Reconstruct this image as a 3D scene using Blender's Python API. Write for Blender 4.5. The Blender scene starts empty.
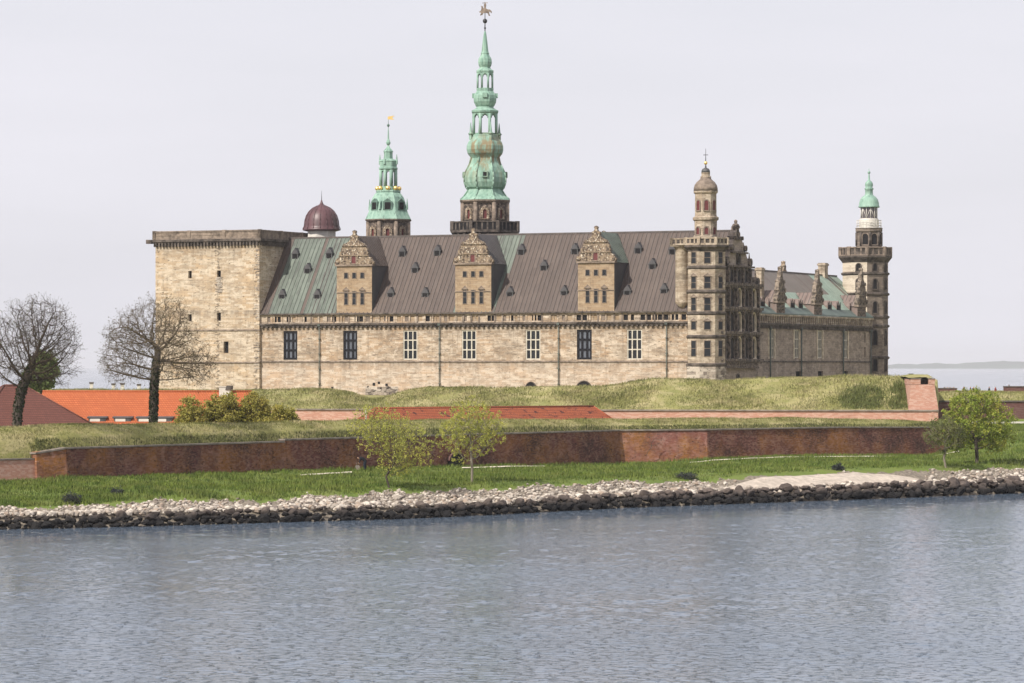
import bpy, bmesh, math, random
import numpy as np
from mathutils import Vector, Matrix
random.seed(7)
rng = np.random.default_rng(7)
R = math.radians
scene = bpy.context.scene
COL = scene.collection

# ------------------------------------------------------------------ camera, sky, sun, exposure
F = 120.0 / 36.0 * 1024.0          # focal length in pixels
HC = 14.0                          # eye height over the water
HY = 366.0                         # row of the horizon
cam = bpy.data.cameras.new("camera"); cam.lens = 120; cam.sensor_width = 36
cam.shift_y = (HY - 341.5) / 1024.0; cam.clip_start = 1.0; cam.clip_end = 40000
camo = bpy.data.objects.new("camera", cam); camo.location = (0, 0, HC); camo.rotation_euler = (R(90), 0, 0)
COL.objects.link(camo); scene.camera = camo

SUN_AZ, SUN_EL = 43.0, 42.0        # degrees to the left behind the camera, height
world = bpy.data.worlds.new("World"); scene.world = world; world.use_nodes = True
nt = world.node_tree; nt.nodes.clear()
sky = nt.nodes.new("ShaderNodeTexSky"); sky.sky_type = 'NISHITA'; sky.sun_disc = False
sky.sun_elevation = R(SUN_EL); sky.sun_rotation = R(180 + SUN_AZ); sky.air_density = 1.0; sky.dust_density = 3.0; sky.ozone_density = 1.0
veil = nt.nodes.new("ShaderNodeMix"); veil.data_type = 'RGBA'; veil.inputs[0].default_value = 0.86
veil.inputs[7].default_value = (7.62, 7.52, 8.10, 1)        # thin even overcast in front of the blue
bg = nt.nodes.new("ShaderNodeBackground"); bg.inputs[1].default_value = 0.10
wo = nt.nodes.new("ShaderNodeOutputWorld")
tcw = nt.nodes.new("ShaderNodeTexCoord"); mpw = nt.nodes.new("ShaderNodeMapping"); mpw.inputs["Scale"].default_value = (4.0, 4.0, 26.0)
nzw = nt.nodes.new("ShaderNodeTexNoise"); nzw.inputs["Scale"].default_value = 1.4; nzw.inputs["Detail"].default_value = 5
mrw = nt.nodes.new("ShaderNodeMapRange"); mrw.inputs[1].default_value = 0.3; mrw.inputs[2].default_value = 0.7; mrw.inputs[3].default_value = 0.85; mrw.inputs[4].default_value = 0.94
nt.links.new(tcw.outputs["Generated"], mpw.inputs[0]); nt.links.new(mpw.outputs[0], nzw.inputs["Vector"]); nt.links.new(nzw.outputs[0], mrw.inputs[0]); nt.links.new(mrw.outputs[0], veil.inputs[0])
nt.links.new(sky.outputs[0], veil.inputs[6]); nt.links.new(veil.outputs[2], bg.inputs[0]); nt.links.new(bg.outputs[0], wo.inputs[0])

sl = bpy.data.lights.new("sun", 'SUN'); sl.energy = 4.7; sl.angle = R(0.6); sl.color = (1.0, 0.94, 0.85)
so = bpy.data.objects.new("sun", sl); COL.objects.link(so)
sd = Vector((math.sin(R(SUN_AZ)) * math.cos(R(SUN_EL)), math.cos(R(SUN_AZ)) * math.cos(R(SUN_EL)), -math.sin(R(SUN_EL))))
so.rotation_euler = sd.to_track_quat('-Z', 'Y').to_euler()
scene.view_settings.view_transform = 'Standard'; scene.view_settings.look = 'None'
scene.view_settings.exposure = 0.20; scene.view_settings.gamma = 1.0
try: scene.view_settings.use_curve_mapping = False
except Exception: pass
scene.render.engine = 'CYCLES'
scene.cycles.max_bounces = 5; scene.cycles.diffuse_bounces = 3; scene.cycles.glossy_bounces = 3
scene.cycles.transparent_max_bounces = 8; scene.cycles.volume_bounces = 0
scene.cycles.use_denoising = True

# ------------------------------------------------------------------ material helpers
def lin(c):
    f = lambda x: (x / 12.92 if x <= 0.04045 else ((x + 0.055) / 1.055) ** 2.4)
    return tuple(f(v / 255.0) for v in c) + (1.0,)
class NB:
    def __init__(s, name):
        s.m = bpy.data.materials.new(name); s.m.use_nodes = True; s.t = s.m.node_tree
        s.b = s.t.nodes["Principled BSDF"]; s.co = s.n("ShaderNodeTexCoord")
    def n(s, k, **kw):
        x = s.t.nodes.new(k)
        for a, b in kw.items(): setattr(x, a, b)
        return x
    def l(s, a, b): s.t.links.new(a, b)
    def val(s, inp, v):
        if hasattr(v, 'is_linked') or isinstance(v, bpy.types.NodeSocket): s.l(v, inp)
        else: inp.default_value = v
    def math(s, op, a, b=0.0, clamp=False):
        x = s.n("ShaderNodeMath", operation=op); x.use_clamp = clamp
        s.val(x.inputs[0], a); s.val(x.inputs[1], b); return x.outputs[0]
    def mix(s, fac, a, b):
        x = s.n("ShaderNodeMix", data_type='RGBA'); s.val(x.inputs[0], fac)
        for i, v in ((6, a), (7, b)):
            s.val(x.inputs[i], v if not isinstance(v, tuple) else (tuple(v) + (1,))[:4])
        return x.outputs[2]
    def noise(s, vec, scale, detail=4.0, rough=0.55, dist=0.0):
        x = s.n("ShaderNodeTexNoise"); x.inputs["Scale"].default_value = scale; x.inputs["Detail"].default_value = detail
        x.inputs["Roughness"].default_value = rough; x.inputs["Distortion"].default_value = dist
        s.l(vec, x.inputs["Vector"]); return x.outputs[0]
    def ramp(s, v, lo, hi, a=0.0, b=1.0):
        x = s.n("ShaderNodeMapRange"); x.clamp = True
        s.val(x.inputs[0], v); x.inputs[1].default_value = lo; x.inputs[2].default_value = hi
        x.inputs[3].default_value = a; x.inputs[4].default_value = b; return x.outputs[0]
    def scale(s, vec, sx, sy, sz):
        x = s.n("ShaderNodeMapping"); x.inputs["Scale"].default_value = (sx, sy, sz); s.l(vec, x.inputs[0]); return x.outputs[0]
    def bump(s, h, strength=0.3, dist=0.1):
        x = s.n("ShaderNodeBump"); x.inputs["Strength"].default_value = strength; x.inputs["Distance"].default_value = dist
        s.l(h, x.inputs["Height"]); s.l(x.outputs[0], s.b.inputs["Normal"])
    def flatvec(s, along=None):
        "wall coordinate: (run along the wall, height)"
        x = s.n("ShaderNodeSeparateXYZ"); s.l(s.co.outputs["Object"], x.inputs[0])
        c = s.n("ShaderNodeCombineXYZ")
        if along is None:
            s.l(s.math('ADD', x.outputs[0], s.math('MULTIPLY', x.outputs[1], 0.83)), c.inputs[0])
        else: s.l(x.outputs[along], c.inputs[0])
        s.l(x.outputs[2], c.inputs[1]); return c.outputs[0], x
    def end(s, col, rough=0.85, metal=0.0):
        s.val(s.b.inputs["Base Color"], col if not isinstance(col, tuple) else (tuple(col) + (1,))[:4])
        s.val(s.b.inputs["Roughness"], rough); s.b.inputs["Metallic"].default_value = metal
        if rough is not None and not hasattr(rough, 'is_linked') and rough > 0.6: s.b.inputs["Specular IOR Level"].default_value = 0.25
        return s.m

def plain(name, col, rough=0.8, var=0.25, scale=1.2, metal=0.0, streak=(1, 1, 1), bump=0.0):
    b = NB(name); v = b.scale(b.co.outputs["Object"], *streak)
    n = b.ramp(b.noise(v, scale, 5), 0.3, 0.7)
    dark = tuple(c * (1 - var) for c in col[:3]); light = tuple(min(1, c * (1 + var)) for c in col[:3])
    c = b.mix(n, dark, light)
    if bump: b.bump(b.noise(v, scale * 3, 4), bump, 0.1)
    return b.end(c, rough, metal)

def masonry(name, c1, c2, pale, stain, bw=0.95, bh=0.34, pale_amt=0.55, stain_amt=0.6, mortar=None, warm=None, hole=0.0, rs=1.0, band=None, blotch=0.0, drip=0.0, joint=0.0, soot=()):
    b = NB(name); fv, sx = b.flatvec()
    br = b.n("ShaderNodeTexBrick"); br.offset = 0.5; b.l(fv, br.inputs["Vector"])
    br.inputs["Color1"].default_value = c1 + (1,); br.inputs["Color2"].default_value = c2 + (1,)
    m = mortar or tuple(v * 0.72 for v in c2); br.inputs["Mortar"].default_value = m + (1,)
    br.inputs["Scale"].default_value = 1.0; br.inputs["Mortar Size"].default_value = 0.018; br.inputs["Bias"].default_value = 0.0
    br.inputs["Brick Width"].default_value = bw; br.inputs["Row Height"].default_value = bh
    col = br.outputs[0]
    if warm:
        col = b.mix(b.ramp(b.noise(fv, 0.16, 5, 0.6), 0.42, 0.60, 0, 0.8), col, warm)
    # block by block variation: pale replaced stones, dark weathered stones, in runs along the courses
    cell = b.n("ShaderNodeTexBrick"); cell.offset = 0.5; b.l(fv, cell.inputs["Vector"])
    cell.inputs["Color1"].default_value = (0, 0, 0, 1); cell.inputs["Color2"].default_value = (1, 1, 1, 1); cell.inputs["Mortar"].default_value = (.5, .5, .5, 1)
    cell.inputs["Scale"].default_value = 1.0; cell.inputs["Mortar Size"].default_value = 0.0; cell.inputs["Brick Width"].default_value = bw * 1.6; cell.inputs["Row Height"].default_value = bh * 1.0
    cs = b.n("ShaderNodeSeparateColor"); b.l(cell.outputs[0], cs.inputs[0])
    zone = b.noise(b.scale(fv, 0.2 * rs, 0.3 * rs, 1), 1.0, 6, 0.68, .6)
    run = b.noise(b.scale(fv, 0.7 * rs, 1.7 * rs, 1), 1.0, 5, 0.68)
    pf = b.ramp(b.math('ADD', b.math('MULTIPLY', cs.outputs[0], 0.5), b.math('ADD', b.math('MULTIPLY', run, 0.6), b.math('MULTIPLY', zone, 0.75))), 0.84, 1.04, 0, pale_amt)
    col = b.mix(pf, col, pale)
    run2 = b.noise(b.scale(fv, 0.8 * rs, 1.9 * rs, 1), 1.3, 6, 0.72)
    zone2 = b.noise(b.scale(b.co.outputs["Object"], 0.22, 0.22, 0.3), 1.0, 4, 0.6)
    sf = b.ramp(b.math('ADD', b.math('MULTIPLY', run2, 0.8), b.math('MULTIPLY', zone2, 0.8)), 0.80, 0.98, 0, stain_amt)
    col = b.mix(sf, col, stain)
    if blotch:
        bl = b.noise(b.scale(fv, .34, .42, 1), 1.0, 6, .7, .8)
        col = b.mix(b.ramp(bl, .50, .60, 0, blotch), col, tuple(v * .62 for v in c2))
        bl2 = b.noise(b.scale(fv, .42, .55, 2), 1.3, 6, .72, .8)
        col = b.mix(b.ramp(bl2, .56, .63, 0, blotch * 1.1), col, tuple(min(.8, v * 1.12) for v in pale))
    if joint:
        jn = b.noise(b.scale(fv, .55, 4.2, 1), 1.0, 4, .65)
        col = b.mix(b.ramp(jn, .56, .65, 0, joint), col, tuple(v * .8 for v in stain))
    if soot:
        sn = b.ramp(b.noise(b.scale(fv, 1.1, .10, 1), 1.0, 5, .7), .34, .62)
        for zl, reach in soot:
            up = b.ramp(sx.outputs[2], zl - reach, zl, 0, 1); cut = b.ramp(sx.outputs[2], zl, zl + .01, 1, 0)
            col = b.mix(b.math('MULTIPLY', b.math('MULTIPLY', up, cut), b.math('MULTIPLY', sn, .8)), col, tuple(v * .7 for v in stain))
    if drip:
        dr = b.noise(b.scale(fv, 1.6, .13, 1), 1.0, 5, .7)
        col = b.mix(b.ramp(dr, .52, .70, 0, drip), col, stain)
    if hole:
        hn = b.noise(b.scale(fv, 1.0, 1.9, 1), 1.5, 4, 0.75)
        if band:
            for bx, bwid, amt in band:
                ab = b.math('ABSOLUTE', b.math('SUBTRACT', sx.outputs[0], bx))
                hn = b.math('ADD', hn, b.ramp(ab, 0, bwid, amt, 0))
        hf = b.ramp(hn, 0.58, 0.65, 0, hole)
        col = b.mix(hf, col, tuple(v * 0.35 for v in stain))
    fine = b.noise(fv, 7.0, 3, 0.7)
    col = b.mix(b.ramp(fine, 0.35, 0.75, 0, 0.22), col, tuple(v * 0.6 for v in c2))
    b.bump(b.math('ADD', br.outputs[1], b.math('MULTIPLY', fine, -0.6)), -0.35, 0.05)
    return b.end(col, 0.92)

def seamed(name, col, alt, axis, patch=None, patch_amt=0.5, rough=0.6, strip=0.75, off=0.0):
    "standing seam copper: every sheet strip weathers a little differently"
    b = NB(name); x = b.n("ShaderNodeSeparateXYZ"); b.l(b.co.outputs["Object"], x.inputs[0])
    k = b.math('FLOOR', b.math('DIVIDE', b.math('ADD', x.outputs[axis], off), strip))
    sheet = b.math('ADD', k, b.math('MULTIPLY', b.math('FLOOR', b.math('DIVIDE', b.math('ADD', x.outputs[2], b.math('MULTIPLY', k, 1.37)), 3.1)), 17.3))
    w = b.n("ShaderNodeTexWhiteNoise", noise_dimensions='1D'); b.l(sheet, w.inputs["W"])
    c = b.mix(b.ramp(w.outputs[0], 0, 1, 0, 1), col, alt)
    st = b.noise(b.scale(b.co.outputs["Object"], 2.6 if axis == 0 else .5, 2.6 if axis == 1 else .5, 0.16), 1.0, 5, 0.65)
    if patch: c = b.mix(b.ramp(st, 0.50, 0.66, 0, patch_amt), c, patch)
    c = b.mix(b.ramp(b.noise(b.co.outputs["Object"], 0.35, 5), 0.4, 0.75, 0, 0.35), c, tuple(v * 0.55 for v in col))
    return b.end(c, rough)

def tiles(name, c1, c2, dark, rowh=0.22, bw=0.3, hole=0.0, rough=0.85):
    b = NB(name); fv, sx = b.flatvec()
    br = b.n("ShaderNodeTexBrick"); br.offset = 0.0; b.l(fv, br.inputs["Vector"])
    br.inputs["Color1"].default_value = c1 + (1,); br.inputs["Color2"].default_value = c2 + (1,); br.inputs["Mortar"].default_value = dark + (1,)
    br.inputs["Scale"].default_value = 1; br.inputs["Mortar Size"].default_value = 0.035; br.inputs["Brick Width"].default_value = bw; br.inputs["Row Height"].default_value = rowh
    c = b.mix(b.ramp(b.noise(fv, 0.5, 6, 0.7), 0.35, 0.65, 0, 0.8), br.outputs[0], tuple(v * 0.72 for v in c2))
    c = b.mix(b.ramp(b.noise(fv, 2.6, 4, 0.7), 0.6, 0.72, 0, 0.5), c, tuple(v * 1.15 for v in c1))
    if hole: c = b.mix(b.ramp(b.noise(b.scale(fv, 0.8, 1.6, 1), 1.3, 3, 0.6), 0.60, 0.62, 0, hole), c, dark)
    b.bump(br.outputs[1], -0.6, 0.04)
    return b.end(c, rough)

M = {}
M['stone'] = masonry('sandstone', (.445, .35, .26), (.335, .26, .19), (.62, .53, .43), (.14, .11, .085), pale_amt=0.6, stain_amt=0.65, warm=(.41, .28, .175), hole=0.75, blotch=.5, drip=.45, joint=.75, soot=((12.1, 2.2), (6.15, 1.2)))
M['stone_low'] = masonry('pink_sandstone', (.505, .405, .315), (.40, .315, .24), (.62, .54, .45), (.19, .145, .11), pale_amt=0.6, stain_amt=0.5, warm=(.50, .36, .25), hole=0.65, blotch=.36, drip=.4, joint=.6, soot=((6.1, 1.6),))
M['stone_dormer'] = masonry('brown_sandstone', (.345, .25, .16), (.28, .20, .13), (.46, .37, .265), (.17, .12, .085), pale_amt=.4, stain_amt=.6, hole=.4, blotch=.3, drip=.4)
M['stone_tower'] = masonry('tower_sandstone', (.49, .395, .295), (.39, .31, .225), (.63, .545, .435), (.18, .14, .105), pale_amt=0.65, stain_amt=0.45, warm=(.48, .345, .215), hole=0.8, blotch=.36, drip=.45, joint=.55, soot=((26.3, 3.0), (14.9, 1.6), (6.1, 1.4)), band=((2.1, .9, .11), (9.5, .7, .09), (-9.7, .6, .06)))
M['stone_shade'] = masonry('shade_grey_sandstone', (.33, .265, .215), (.25, .20, .165), (.42, .35, .29), (.10, .08, .068), pale_amt=0.45, stain_amt=0.7, hole=0.5, blotch=.4, drip=.5)  # greyer, darker sandstone copy: shade of the east faces put into the colour
M['stone_oct'] = masonry('weathered_sandstone', (.41, .33, .25), (.31, .245, .18), (.55, .47, .37), (.12, .095, .075), pale_amt=0.65, stain_amt=0.75, hole=.7, blotch=.5, drip=.5)
M['stone_sunlit'] = masonry('sunlit_sandstone', (.60, .52, .42), (.52, .44, .345), (.70, .63, .53), (.30, .24, .19), pale_amt=0.4, stain_amt=0.6, hole=0.6)
M['rubble'] = masonry('rubble_stone', (.38, .32, .26), (.16, .13, .11), (.58, .51, .43), (.055, .045, .04), bw=0.8, bh=0.5, pale_amt=0.7, stain_amt=1.0, hole=.9)
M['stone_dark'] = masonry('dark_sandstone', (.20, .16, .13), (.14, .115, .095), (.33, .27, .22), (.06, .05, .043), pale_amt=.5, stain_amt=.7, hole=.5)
M['trim'] = plain('black_crusted_stone', (.085, .07, .06), 0.9, 0.75, 1.1, bump=0.4)
M['trim_mid'] = plain('weathered_trim_stone', (.19, .15, .12), 0.9, 0.55, 1.3, bump=0.4)
M['trim_light'] = plain('pale_trim_stone', (.52, .44, .34), 0.9, 0.4, 1.6, bump=0.3)
b = NB('carved_stone'); o = b.co.outputs["Object"]
c = b.mix(b.ramp(b.noise(o, 2.2, 3, .6), .40, .58), (.085, .064, .05), (.27, .205, .145))
c = b.mix(b.ramp(b.noise(o, 3.4, 2, .5), .60, .66, 0, .85), c, (.60, .53, .43))
b.bump(b.noise(o, 2.4, 3, .6), 0.9, 0.25); M['carved'] = b.end(c, .9)
b = NB('dark_carved_stone')
o = b.co.outputs["Object"]; c = b.mix(b.ramp(b.noise(o, 1.8, 4, .6), .42, .62), (.05, .042, .037), (.20, .155, .125))
c = b.mix(b.ramp(b.noise(o, 3.0, 2, .5), .63, .68, 0, .5), c, (.40, .33, .27)); b.bump(b.noise(o, 2.4, 3, .6), 0.9, 0.25); M['carved_dark'] = b.end(c, .9)
b = NB('grey_carved_stone'); o = b.co.outputs['Object']
c = b.mix(b.ramp(b.noise(o, 1.8, 4, .6), .40, .60), (.075, .062, .052), (.26, .21, .165)); b.bump(b.noise(o, 2.4, 3, .6), 0.9, 0.25); M['carved_mid'] = b.end(c, .9)
BRN, BRN2, GRN, GRN2 = (.062, .040, .031), (.088, .060, .047), (.088, .107, .086), (.046, .045, .04)
for ax, nm in ((0, 'south'), (1, 'east')):
    M['roof_brown_' + nm] = seamed('brown_copper_' + nm, BRN, BRN2, ax, (.105, .082, .07), 0.4)
    M['roof_green_' + nm] = seamed('patina_copper_' + nm, GRN, (.14, .165, .135), ax, GRN2, 0.85)
M['roof_mint_east'] = seamed('mint_copper', (.30, .40, .32), (.37, .46, .38), 1, (.19, .21, .165), 0.6)
M['roof_brown_east'] = seamed('brown_copper_east_wing', (.15, .105, .088), (.19, .14, .12), 1, (.21, .19, .17), .35)
M['roof_dark'] = seamed('dark_lead_sheet', (.045, .043, .048), (.07, .066, .07), 0, (.10, .12, .11), 0.4)
M['roof_teal'] = seamed('teal_copper', (.095, .13, .115), (.12, .155, .135), 1, (.06, .07, .065), 0.5)
M['seam'] = plain('seam_metal', (.085, .068, .06), 0.6, 0.3)
M['seam_g'] = plain('seam_metal_green', (.10, .125, .10), 0.6, 0.3)
b = NB('spire_copper'); o = b.co.outputs["Object"]
c = b.mix(b.ramp(b.noise(b.scale(o, 1.5, 1.5, .18), 1.0, 5, .6), .35, .7), (.15, .26, .205), (.31, .45, .365))
c = b.mix(b.ramp(b.noise(b.scale(o, 2.2, 2.2, .14), 1.1, 4, .65), .54, .68, 0, .8), c, (.10, .155, .125))
x = b.n("ShaderNodeSeparateXYZ"); b.l(o, x.inputs[0])
rz = b.math('MULTIPLY', b.ramp(x.outputs[2], 36.0, 41.0), b.ramp(x.outputs[2], 43.6, 46.2, 1, 0))
rust = b.math('MULTIPLY', rz, b.ramp(b.noise(b.scale(o, 1.0, 1.0, .15), 1.0, 4, .6), .46, .58))
c = b.mix(b.math('MULTIPLY', rust, 0.85), c, (.22, .15, .075)); M['copper_spire'] = b.end(c, .65)
b = NB('green_copper'); o = b.co.outputs["Object"]
c = b.mix(b.ramp(b.noise(b.scale(o, 1.5, 1.5, .2), 1.0, 5, .6), .35, .7), (.18, .30, .24), (.32, .46, .375))
c = b.mix(b.ramp(b.noise(b.scale(o, 2.2, 2.2, .2), 1.1, 4, .65), .52, .66, 0, .75), c, (.08, .125, .105)); M['copper'] = b.end(c, .65)
M['copper_dark'] = plain('dark_patina', (.10, .16, .13), .65, .4, 1.5)
M['maroon'] = plain('maroon_copper', (.085, .038, .042), .45, .35, .8, streak=(1.5, 1.5, .25))
M['white'] = plain('white_render', (.60, .57, .52), .8, .15, .8)
M['gold'] = plain('gilding', (.85, .60, .22), .35, .15, 1, metal=.85)
M['glass_reflect'] = plain('painted_reflection_pane', (.10, .11, .135), .3, .35, .9)  # lighter blue-grey base paints the reflection in the panes
M['glass'] = plain('dark_pane', (.02, .022, .026), .3, .4, .9); M['glass'].node_tree.nodes['Principled BSDF'].inputs['Specular IOR Level'].default_value = .2
M['leadframe'] = plain('dark_frame', (.009, .009, .012), .9, .3)
M['palframe'] = plain('pale_mullion', (.50, .46, .39), .8, .2)
M['red'] = plain('red_shutter', (.105, .017, .017), .6, .3, 1.5)
M['void'] = plain('unlit_inside', (.012, .011, .012), .9, .2)
M['iron'] = plain('black_iron', (.018, .018, .02), .5, .3)
M['pipe'] = plain('patina_pipe', (.075, .09, .078), .6, .4, 1.2)
def brickmat(name, c1, c2, pale, stain, **k):
    k.setdefault('rs', 1.6)
    return masonry(name, c1, c2, pale, stain, bw=k.pop('bw', .30), bh=k.pop('bh', .13), mortar=k.pop('mortar', tuple(v * 1.25 for v in c2)), **k)
b = None
M['brick_old'] = brickmat('old_dark_brick', (.165, .062, .046), (.10, .038, .032), (.30, .17, .125), (.034, .02, .02), pale_amt=.5, stain_amt=.9, warm=(.27, .115, .028), hole=.85, rs=2.2, blotch=.35, drip=.35)
M['brick_face'] = brickmat('lichened_brick', (.27, .108, .082), (.20, .076, .06), (.40, .25, .21), (.07, .035, .028), pale_amt=.3, stain_amt=.6, warm=(.33, .145, .02), hole=.95, rs=2.0, blotch=.4, drip=.3)
M['brick_pink'] = brickmat('pink_brick', (.43, .235, .17), (.36, .19, .14), (.52, .36, .29), (.24, .125, .09), pale_amt=.6, stain_amt=.4)
M['brick_far'] = brickmat('far_brick', (.13, .055, .048), (.095, .042, .038), (.22, .15, .13), (.09, .05, .045), pale_amt=.4, stain_amt=.5)
M['coping'] = plain('coping_stone', (.20, .17, .145), .9, .4, 1.4)
M['coping_dark'] = plain('dark_coping', (.10, .085, .075), .9, .4, 1.4)
M['tile_orange'] = tiles('orange_pantile', (.50, .150, .060), (.41, .112, .044), (.24, .055, .02))
M['tile_red'] = tiles('red_pantile', (.42, .125, .055), (.33, .09, .042), (.06, .02, .018), hole=.95)
M['tile_brown'] = tiles('brown_tile', (.215, .082, .060), (.155, .060, .046), (.06, .027, .023), rowh=.2, bw=.25)
M['render'] = plain('pale_render', (.55, .52, .47), .85, .15)
# ------------------------------------------------------------------ mesh helpers
TH = R(24.0); CT, ST = math.cos(TH), math.sin(TH); YC = 563.0
def wpos(u, v, z=0.0): return Vector((u * CT + v * ST, YC - u * ST + v * CT, z))      # castle plan -> world
def U(px, v=0.0):
    t = (px - 512) / F; return (t * (YC + v * CT) - v * ST) / (CT + t * ST)
def V(px, u):
    t = (px - 512) / F; return (t * (YC - u * ST) - u * CT) / (ST - t * CT)
def ZC(py, u, v): return HC - (py - HY) * (YC - u * ST + v * CT) / F
def XW(px, Y): return (px - 512) * Y / F
def ZW(py, Y): return HC - (py - HY) * Y / F

ABS = {}
def tag(o, label=None, cat=None, group=None, kind=None):
    if label: o['label'] = label
    if cat: o['category'] = cat
    if group: o['group'] = group
    if kind: o['kind'] = kind
    return o
def castle(name, label, cat, u, v, z=9.0, group='buildings of the castle'):
    o = bpy.data.objects.new(name, None); COL.objects.link(o)
    o.location = wpos(u, v, z); o.rotation_euler = (0, 0, -TH); ABS[o.name] = (u, v, z); o.empty_display_size = 1
    return tag(o, label, cat, group)
def thing(name, label, cat, loc, rz=0.0, group=None):
    o = bpy.data.objects.new(name, None); COL.objects.link(o); o.location = loc; o.rotation_euler = (0, 0, rz); ABS[o.name] = (0, 0, 0)
    return tag(o, label, cat, group)

class MB:
    def __init__(s): s.v = []; s.f = []; s.m = []; s.s = []
    def poly(s, pts, mat=0, smooth=False):
        i = len(s.v); s.v += [tuple(p) for p in pts]; s.f.append(tuple(range(i, i + len(pts)))); s.m.append(mat); s.s.append(smooth)
    def box(s, x0, x1, y0, y1, z0, z1, mat=0):
        i = len(s.v)
        s.v += [(x0, y0, z0), (x1, y0, z0), (x1, y1, z0), (x0, y1, z0), (x0, y0, z1), (x1, y0, z1), (x1, y1, z1), (x0, y1, z1)]
        for q in ((0, 3, 2, 1), (4, 5, 6, 7), (0, 1, 5, 4), (1, 2, 6, 5), (2, 3, 7, 6), (3, 0, 4, 7)):
            s.f.append(tuple(i + k for k in q)); s.m.append(mat); s.s.append(False)
    def hexa(s, p, mat=0):
        i = len(s.v); s.v += [tuple(q) for q in p]
        for q in ((0, 3, 2, 1), (4, 5, 6, 7), (0, 1, 5, 4), (1, 2, 6, 5), (2, 3, 7, 6), (3, 0, 4, 7)):
            s.f.append(tuple(i + k for k in q)); s.m.append(mat); s.s.append(False)
    def obox(s, a, b, w, z0, z1, mat=0, off=0.0):
        "upright box along the plan segment a-b, w thick"
        a = Vector(a[:2]); b_ = Vector(b[:2]); d = (b_ - a).normalized(); n = Vector((-d.y, d.x))
        p = [a + n * (off - w / 2), b_ + n * (off - w / 2), b_ + n * (off + w / 2), a + n * (off + w / 2)]
        s.hexa([(q.x, q.y, z0) for q in p] + [(q.x, q.y, z1) for q in p], mat)
    def prism(s, poly, axis, d0, d1, mat=0):
        "extrude a 2D outline (a, z): axis 'y' extrudes along y (a=x), axis 'x' along x (a=y)"
        i = len(s.v); n = len(poly)
        for d in (d0, d1):
            for a, z in poly: s.v.append((a, d, z) if axis == 'y' else (d, a, z))
        s.f += [tuple(range(i, i + n)), tuple(range(i + 2 * n - 1, i + n - 1, -1))]; s.m += [mat, mat]; s.s += [False, False]
        for k in range(n):
            k2 = (k + 1) % n; s.f.append((i + k, i + k2, i + n + k2, i + n + k)); s.m.append(mat); s.s.append(False)
    def lathe(s, cx, cy, prof, n=8, rot=0.0, mat=0, smooth=False, cap=True):
        i = len(s.v)
        for r, z in prof:
            for k in range(n):
                a = rot + 2 * math.pi * k / n; s.v.append((cx + r * math.cos(a), cy + r * math.sin(a), z))
        for j in range(len(prof) - 1):
            for k in range(n):
                k2 = (k + 1) % n
                s.f.append((i + j * n + k, i + j * n + k2, i + (j + 1) * n + k2, i + (j + 1) * n + k)); s.m.append(mat); s.s.append(smooth)
        if cap:
            s.f.append(tuple(i + k for k in range(n - 1, -1, -1))); s.f.append(tuple(i + (len(prof) - 1) * n + k for k in range(n)))
            s.m += [mat, mat]; s.s += [False, False]
    def tube(s, a, b, r0, r1=None, n=6, mat=0, smooth=True):
        r1 = r0 if r1 is None else r1
        a = Vector(a); b_ = Vector(b); d = (b_ - a).normalized(); x = d.orthogonal().normalized(); y = d.cross(x); i = len(s.v)
        for c, r in ((a, r0), (b_, r1)):
            for k in range(n):
                t = 2 * math.pi * k / n; s.v.append(tuple(c + x * (r * math.cos(t)) + y * (r * math.sin(t))))
        for k in range(n):
            k2 = (k + 1) % n; s.f.append((i + k, i + k2, i + n + k2, i + n + k)); s.m.append(mat); s.s.append(smooth)
        s.f += [tuple(i + k for k in range(n - 1, -1, -1)), tuple(i + n + k for k in range(n))]; s.m += [mat, mat]; s.s += [False, False]
    def ball(s, c, r, mat=0, n=8, sz=1.0):
        prof = [(max(1e-3, r * math.sin(math.pi * k / 6)), c[2] - r * sz * math.cos(math.pi * k / 6)) for k in range(7)]
        s.lathe(c[0], c[1], prof, n, 0, mat, True, False)
    def wall(s, P, a0, a1, z0, z1, holes=(), depth=0.35, mat=0):
        "sheet wall with real openings and reveals; P(a, d, z) with d going into the wall"
        A = sorted({a0, a1} | {h[0] for h in holes} | {h[1] for h in holes}); Z = sorted({z0, z1} | {h[2] for h in holes} | {h[3] for h in holes})
        A = [a for a in A if a0 <= a <= a1]; Z = [z for z in Z if z0 <= z <= z1]
        for i in range(len(A) - 1):
            for j in range(len(Z) - 1):
                ca, cz = (A[i] + A[i + 1]) / 2, (Z[j] + Z[j + 1]) / 2
                if any(h[0] < ca < h[1] and h[2] < cz < h[3] for h in holes): continue
                s.poly([P(A[i], 0, Z[j]), P(A[i + 1], 0, Z[j]), P(A[i + 1], 0, Z[j + 1]), P(A[i], 0, Z[j + 1])], mat)
        for h in holes:
            q = [(h[0], h[2]), (h[1], h[2]), (h[1], h[3]), (h[0], h[3])]
            for k in range(4):
                a, b_ = q[k], q[(k + 1) % 4]
                s.poly([P(a[0], 0, a[1]), P(a[0], depth, a[1]), P(b_[0], depth, b_[1]), P(b_[0], 0, b_[1])], mat)
    def mesh(s, name, mats, org=(0, 0, 0), recalc=True):
        me = bpy.data.meshes.new(name); ox, oy, oz = org
        me.from_pydata([(x - ox, y - oy, z - oz) for x, y, z in s.v], [], s.f)
        for m in mats: me.materials.append(M[m] if isinstance(m, str) else m)
        me.polygons.foreach_set('material_index', s.m); me.polygons.foreach_set('use_smooth', s.s)
        if recalc:
            bm = bmesh.new(); bm.from_mesh(me); bmesh.ops.recalc_face_normals(bm, faces=bm.faces[:]); bm.to_mesh(me); bm.free()
        me.update(); return me
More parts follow.
